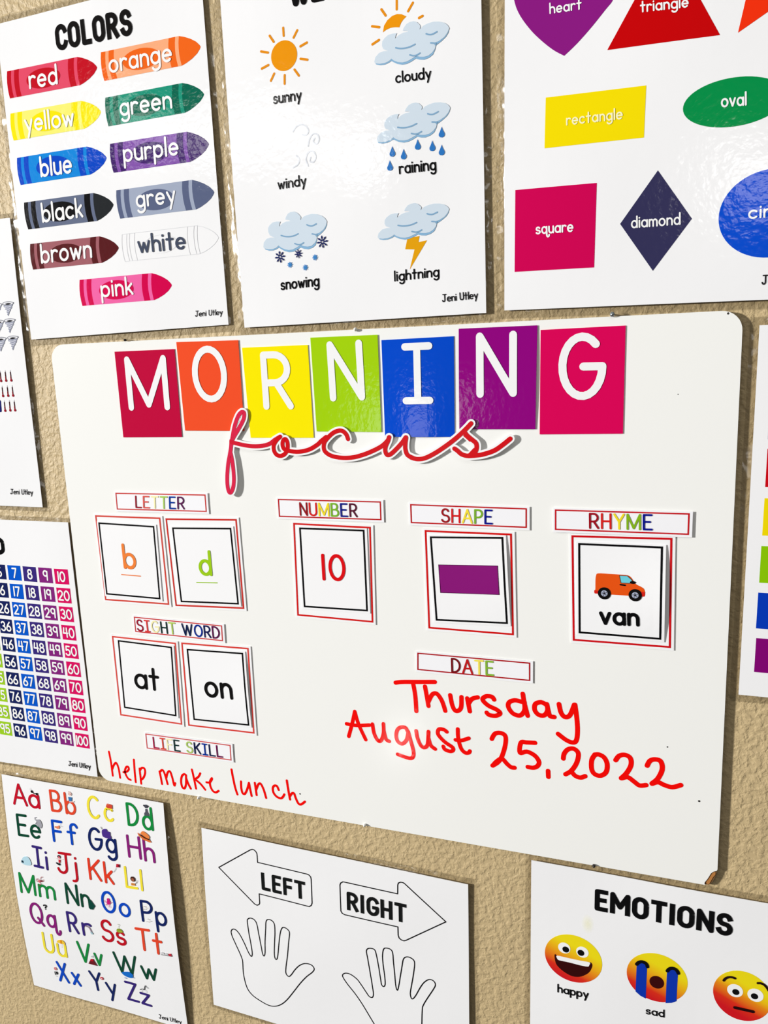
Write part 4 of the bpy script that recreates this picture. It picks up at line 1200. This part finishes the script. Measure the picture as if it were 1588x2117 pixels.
pic('train_picture', [('f', a6, '1388,150 1420,160 1425,180 1390,178', (214, 214, 216), 4), ('f', a6, '1430,162 1462,170 1465,188 1430,182', (206, 208, 210), 4), ('f', a6, '1472,172 1500,170 1512,200 1475,195', (200, 40, 60), 4), ('s', a6, '1388,181 1510,201', (60, 60, 64), 4, .0005)])
pic('umbrella_picture', [('f', a5, '720,1005 750,960 800,955 850,975 885,1015 892,1055 830,1035 770,1018', (250, 206, 60), 4), ('f', a5, '790,958 825,970 830,1035 798,1025', (236, 150, 20), 5), ('s', a5, '815,1040 820,1110', (220, 206, 180), 4, .0004)])
pic('volcano_picture', [('f', a5, '1385,1325 1430,1325 1475,1400 1515,1462 1340,1415', (110, 26, 34), 4), ('f', a5, '1390,1325 1430,1325 1440,1370 1375,1365', (196, 20, 36), 5), ('d', a5, '1410,1280', (200, 208, 206), 4, .0016, .0012), ('d', a5, '1445,1272', (190, 200, 198), 4, .0015, .0012)])
pic('water_picture', [('f', a6, '945,378 1020,375 1070,410 1060,445 1010,435 965,410', (20, 110, 206), 4, 1), ('s', a6, '975,440 1000,450', (40, 110, 190), 4, .0007), ('s', a6, '1070,440 1085,445', (40, 110, 190), 4, .0007)])
pic('child_picture', [('d', a6, '192,340', (216, 136, 140), 4, .0021), ('f', a6, '180,370 212,372 222,402 190,410', (30, 32, 34), 4), ('s', a6, '195,375 205,405', (206, 206, 206), 5, .0006), ('s', a6, '195,418 212,428', (150, 150, 150), 4, .0005)])
pic('yo_yo_picture', [('d', a6, '718,450', (206, 40, 60), 4, .0022, .0020), ('d', a6, '718,452', (246, 240, 240), 5, .0008)])
pic('zebra_picture', [('s', a6, '1150,575 1175,568 1200,580', (40, 40, 44), 4, .0008), ('s', a6, '1198,575 1205,545 1210,532', (20, 20, 24), 4, .0010), ('s', a6, '1210,535 1240,562', (130, 130, 134), 4, .0007), ('s', a6, '1175,580 1170,605', (150, 150, 154), 4, .0004), ('s', a6, '1215,580 1225,612', (150, 150, 154), 4, .0004)])
put_text(S, 'question_mark', '?', crop1(*a5, 475, 372), crop1(*a5, 545, 384), crop1(*a5, 458, 268), BK, weight=.2, lay=4)
name_line(S, (329, 2105), (376, 2117), (327.6, 2096))

# --- hands poster
S = poster('hands_poster', 'landscape sheet with LEFT and RIGHT arrows over two outlined hands, below the board',
           [(415.9, 1712), (967.8, 1829), ('m', -.167, FOOT_Z - .682), (441.6, 2077.4)], 23, wob(.0008, -.0006, 0, 6), .0055)
LW = .0011
p = Part(S)
p.stroke(smooth(px(S, crop(470, 1890, .13224, '240,740 225,680 190,595 130,465 75,340 60,265 90,232 140,250 200,325 270,460 330,595 375,658 390,610 370,470 335,280 313,110 325,72 365,60 420,85 460,150 490,300 525,480 550,610 573,652 590,600 590,420 600,220 605,120 630,84 690,95 735,155 745,290 738,450 735,620 750,695 775,700 790,640 805,480 825,310 850,225 885,205 940,235 972,290 960,430 940,650 915,850 920,930 960,972 1000,945 1060,865 1130,800 1215,770 1310,790 1358,850 1330,905 1240,975 1140,1080 1030,1220 930,1340 840,1410 740,1438 640,1420 520,1355 400,1270 320,1170 275,1040 250,900')), True, 5), LW, (16, 16, 18), 0, closed=True)
p.build('left_hand_outline')
p = Part(S)
p.stroke(smooth(px(S, crop(690, 1940, .13854, '700,1440 605,1278 520,1135 420,970 320,825 220,700 150,600 132,545 175,518 250,535 345,605 410,690 480,795 530,865 575,880 592,830 575,700 540,490 505,290 488,190 510,152 560,148 610,170 635,240 670,420 700,610 715,690 745,718 768,680 760,560 735,370 728,250 745,160 785,143 850,165 880,220 892,360 910,530 925,700 948,772 968,720 995,560 1020,410 1040,310 1085,275 1150,290 1205,350 1195,500 1165,680 1143,810 1155,885 1180,900 1225,850 1290,735 1350,655 1425,612 1490,635 1518,690 1490,755 1400,890 1340,990 1322,1060 1315,1278 1312,1440')), False, 5), LW, (16, 16, 18), 0)
p.build('right_hand_outline')


def arrow(name, pts_txt, cr_, word, p0, p1, pt):
    p = Part(S); p.stroke(px(S, crop(*cr_, pts_txt)), LW, (16, 16, 18), 0, closed=True); a = p.build(name)
    put_text(S, 'direction_word', word, crop1(*cr_, *p0), crop1(*cr_, *p1), crop1(*cr_, *pt), (20, 22, 22), a, bold=True, weight=.175, gap=.30)


arrow('left_arrow_outline', '90,383 560,122 590,114 615,122 640,145 658,175 662,210 668,308 1400,482 1435,497 1460,525 1468,560 1482,915 1470,950 1440,968 1405,960 692,778 700,915 690,938 660,948 625,930',
      (440, 1740, .13854), 'LEFT', (733, 716), (1390, 872), (717, 450))
arrow('right_arrow_outline', '85,130 95,102 125,86 160,92 875,250 876,130 885,102 915,90 950,97 975,115 1535,633 990,885 960,892 925,880 895,855 882,815 878,702 150,535 115,515 98,485',
      (690, 1810, .15113), 'RIGHT', (183, 470), (1000, 655), (176, 214))

# --- emotions poster
S = poster('emotions_poster', 'laminated poster titled EMOTIONS with round yellow and red cartoon faces, at the bottom right',
           [(1098.6, 1778.4), ('m', .1075, FOOT_Z - .4358), ('m', .106, FOOT_Z - .714), ('m', -.1105, FOOT_Z - .713)], 29, wob(.0006, -.0006, 0, 7), .0055)
M5 = lambda x, y: (1080 + x * .32, 1740 + y * .32)
put_text(S, 'title', 'EMOTIONS', M5(466, 441), M5(1356, 615), M5(469, 302), BLACK, bold=True, weight=.20, gap=.30)
happy = (1120, 1920, .08816); sad = (1280, 1950, .10076); shy = (1460, 1990, .0806)


def face(name, cr_, l, r, t, b, glow):
    q = lambda t_: px(S, crop(*cr_, t_))
    L, Rr, T, B = q(l)[0], q(r)[0], q(t)[0], q(b)[0]
    c0 = ((L[0] + Rr[0]) / 2, (T[1] + B[1]) / 2)
    p = Part(S); p.disc(c0, (Rr[0] - L[0]) / 2, face_print(name + '_print', glow), 0, (T[1] - B[1]) / 2, n=56)
    return p.build(name), q


def feat(name, par, draw):
    p = Part(S); draw(p); p.build(name, par)


def ell(p, q, c, rx, ry, rgb, lay):
    C = q(c)[0]; p.disc(C, rx, rgb, lay, ry, n=26)


f1, q1 = face('happy_face_picture', happy, '75,600', '1420,790', '560,110', '930,1288', 0)


def eye(q, c, pup, r1, r2):
    def d(p):
        ell(p, q, c, r1, r1, WHITE, 1); ell(p, q, pup, r2, r2, BLACK, 2)
    return d


feat('eye', f1, eye(q1, '530,448', '565,482', .0053, .0029)); feat('eye', f1, eye(q1, '955,545', '920,560', .0053, .0029))


def mouth1(p):
    p.fill(smooth(q1('300,610 345,610 360,690 420,725 760,800 1090,880 1120,800 1150,785 1185,830 1180,900 1120,1010 1020,1080 880,1125 720,1110 560,1030 420,920 330,800'), True, 3), (54, 4, 4), 1)
    p.fill(smooth(q1('358,625 600,675 900,740 1125,785 1115,850 1080,882 900,850 650,785 420,735 370,700'), True, 3), WHITE, 2)


feat('mouth', f1, mouth1)
f2, q2 = face('sad_face_picture', sad, '157,590', '1410,780', '620,180', '960,1233', 0)


def tears(a):
    def d(p): p.fill(q2(a), (8, 52, 176), 1)
    return d


feat('tear_stream', f2, tears('362,440 400,405 470,392 540,420 578,470 562,760 548,1132 440,1075 338,985 350,700'))
feat('tear_stream', f2, tears('985,570 1030,535 1100,525 1170,555 1210,620 1195,850 1178,1185 1070,1222 955,1226 970,850'))
feat('eyelid', f2, lambda p: p.stroke(smooth(q2('362,425 400,388 460,372 530,395 570,435 580,475')), .0029, BLACK, 3))
feat('eyelid', f2, lambda p: p.stroke(smooth(q2('990,562 1030,520 1090,505 1160,530 1200,575 1215,610')), .0029, BLACK, 3))
feat('mouth', f2, lambda p: ell(p, q2, '772,795', .0058, .0060, (58, 4, 6), 2))
f3, q3 = face('flushed_face_picture', shy, '175,760', '1680,980', '850,200', '1230,1552', .10)
feat('eye', f3, eye(q3, '742,715', '760,748', .0060, .0027)); feat('eye', f3, eye(q3, '1265,832', '1240,858', .0060, .0027))
feat('eyebrow', f3, lambda p: p.stroke(smooth(q3('450,450 500,395 580,366 670,370 740,395')), .0020, (30, 6, 10), 3))
feat('eyebrow', f3, lambda p: p.stroke(smooth(q3('1325,520 1400,522 1490,565 1560,640 1610,720')), .0020, (30, 6, 10), 3))
feat('mouth', f3, lambda p: p.stroke(q3('735,1145 1200,1250'), .0026, (34, 2, 6), 3))
put_text(S, 'feeling_word', 'happy', M5(226, 972), M5(428, 1014), M5(226, 916), BLACK, weight=.15)
put_text(S, 'feeling_word', 'sad', M5(796, 1112), M5(919, 1136), M5(796, 1060), BLACK, weight=.15)

# a pale yellow smudge on the sheet, fading out at its rim
sm = bpy.data.materials.new('yellow_smudge'); nt, bs = nodes_of(sm)
bs.inputs['Base Color'].default_value = (*lin((252, 250, 214)), 1); bs.inputs['Roughness'].default_value = .5
tc = nt.nodes.new('ShaderNodeTexCoord'); gr = nt.nodes.new('ShaderNodeTexGradient'); gr.gradient_type = 'SPHERICAL'
mp_ = nt.nodes.new('ShaderNodeMapping'); mp_.inputs['Location'].default_value = (-1, 0, -1); mp_.inputs['Scale'].default_value = (2, 0, 2)
ml = nt.nodes.new('ShaderNodeMath'); ml.operation = 'MULTIPLY'; ml.inputs[1].default_value = .5
nt.links.new(tc.outputs['Generated'], mp_.inputs[0]); nt.links.new(mp_.outputs[0], gr.inputs[0])
nt.links.new(gr.outputs['Fac'], ml.inputs[0]); nt.links.new(ml.outputs[0], bs.inputs['Alpha'])
p = Part(S); p.disc(S.P(1215, 1910), .0055, sm, 0, .0095, n=24); p.build('smudge', label='faint yellow smudge above the happy face')
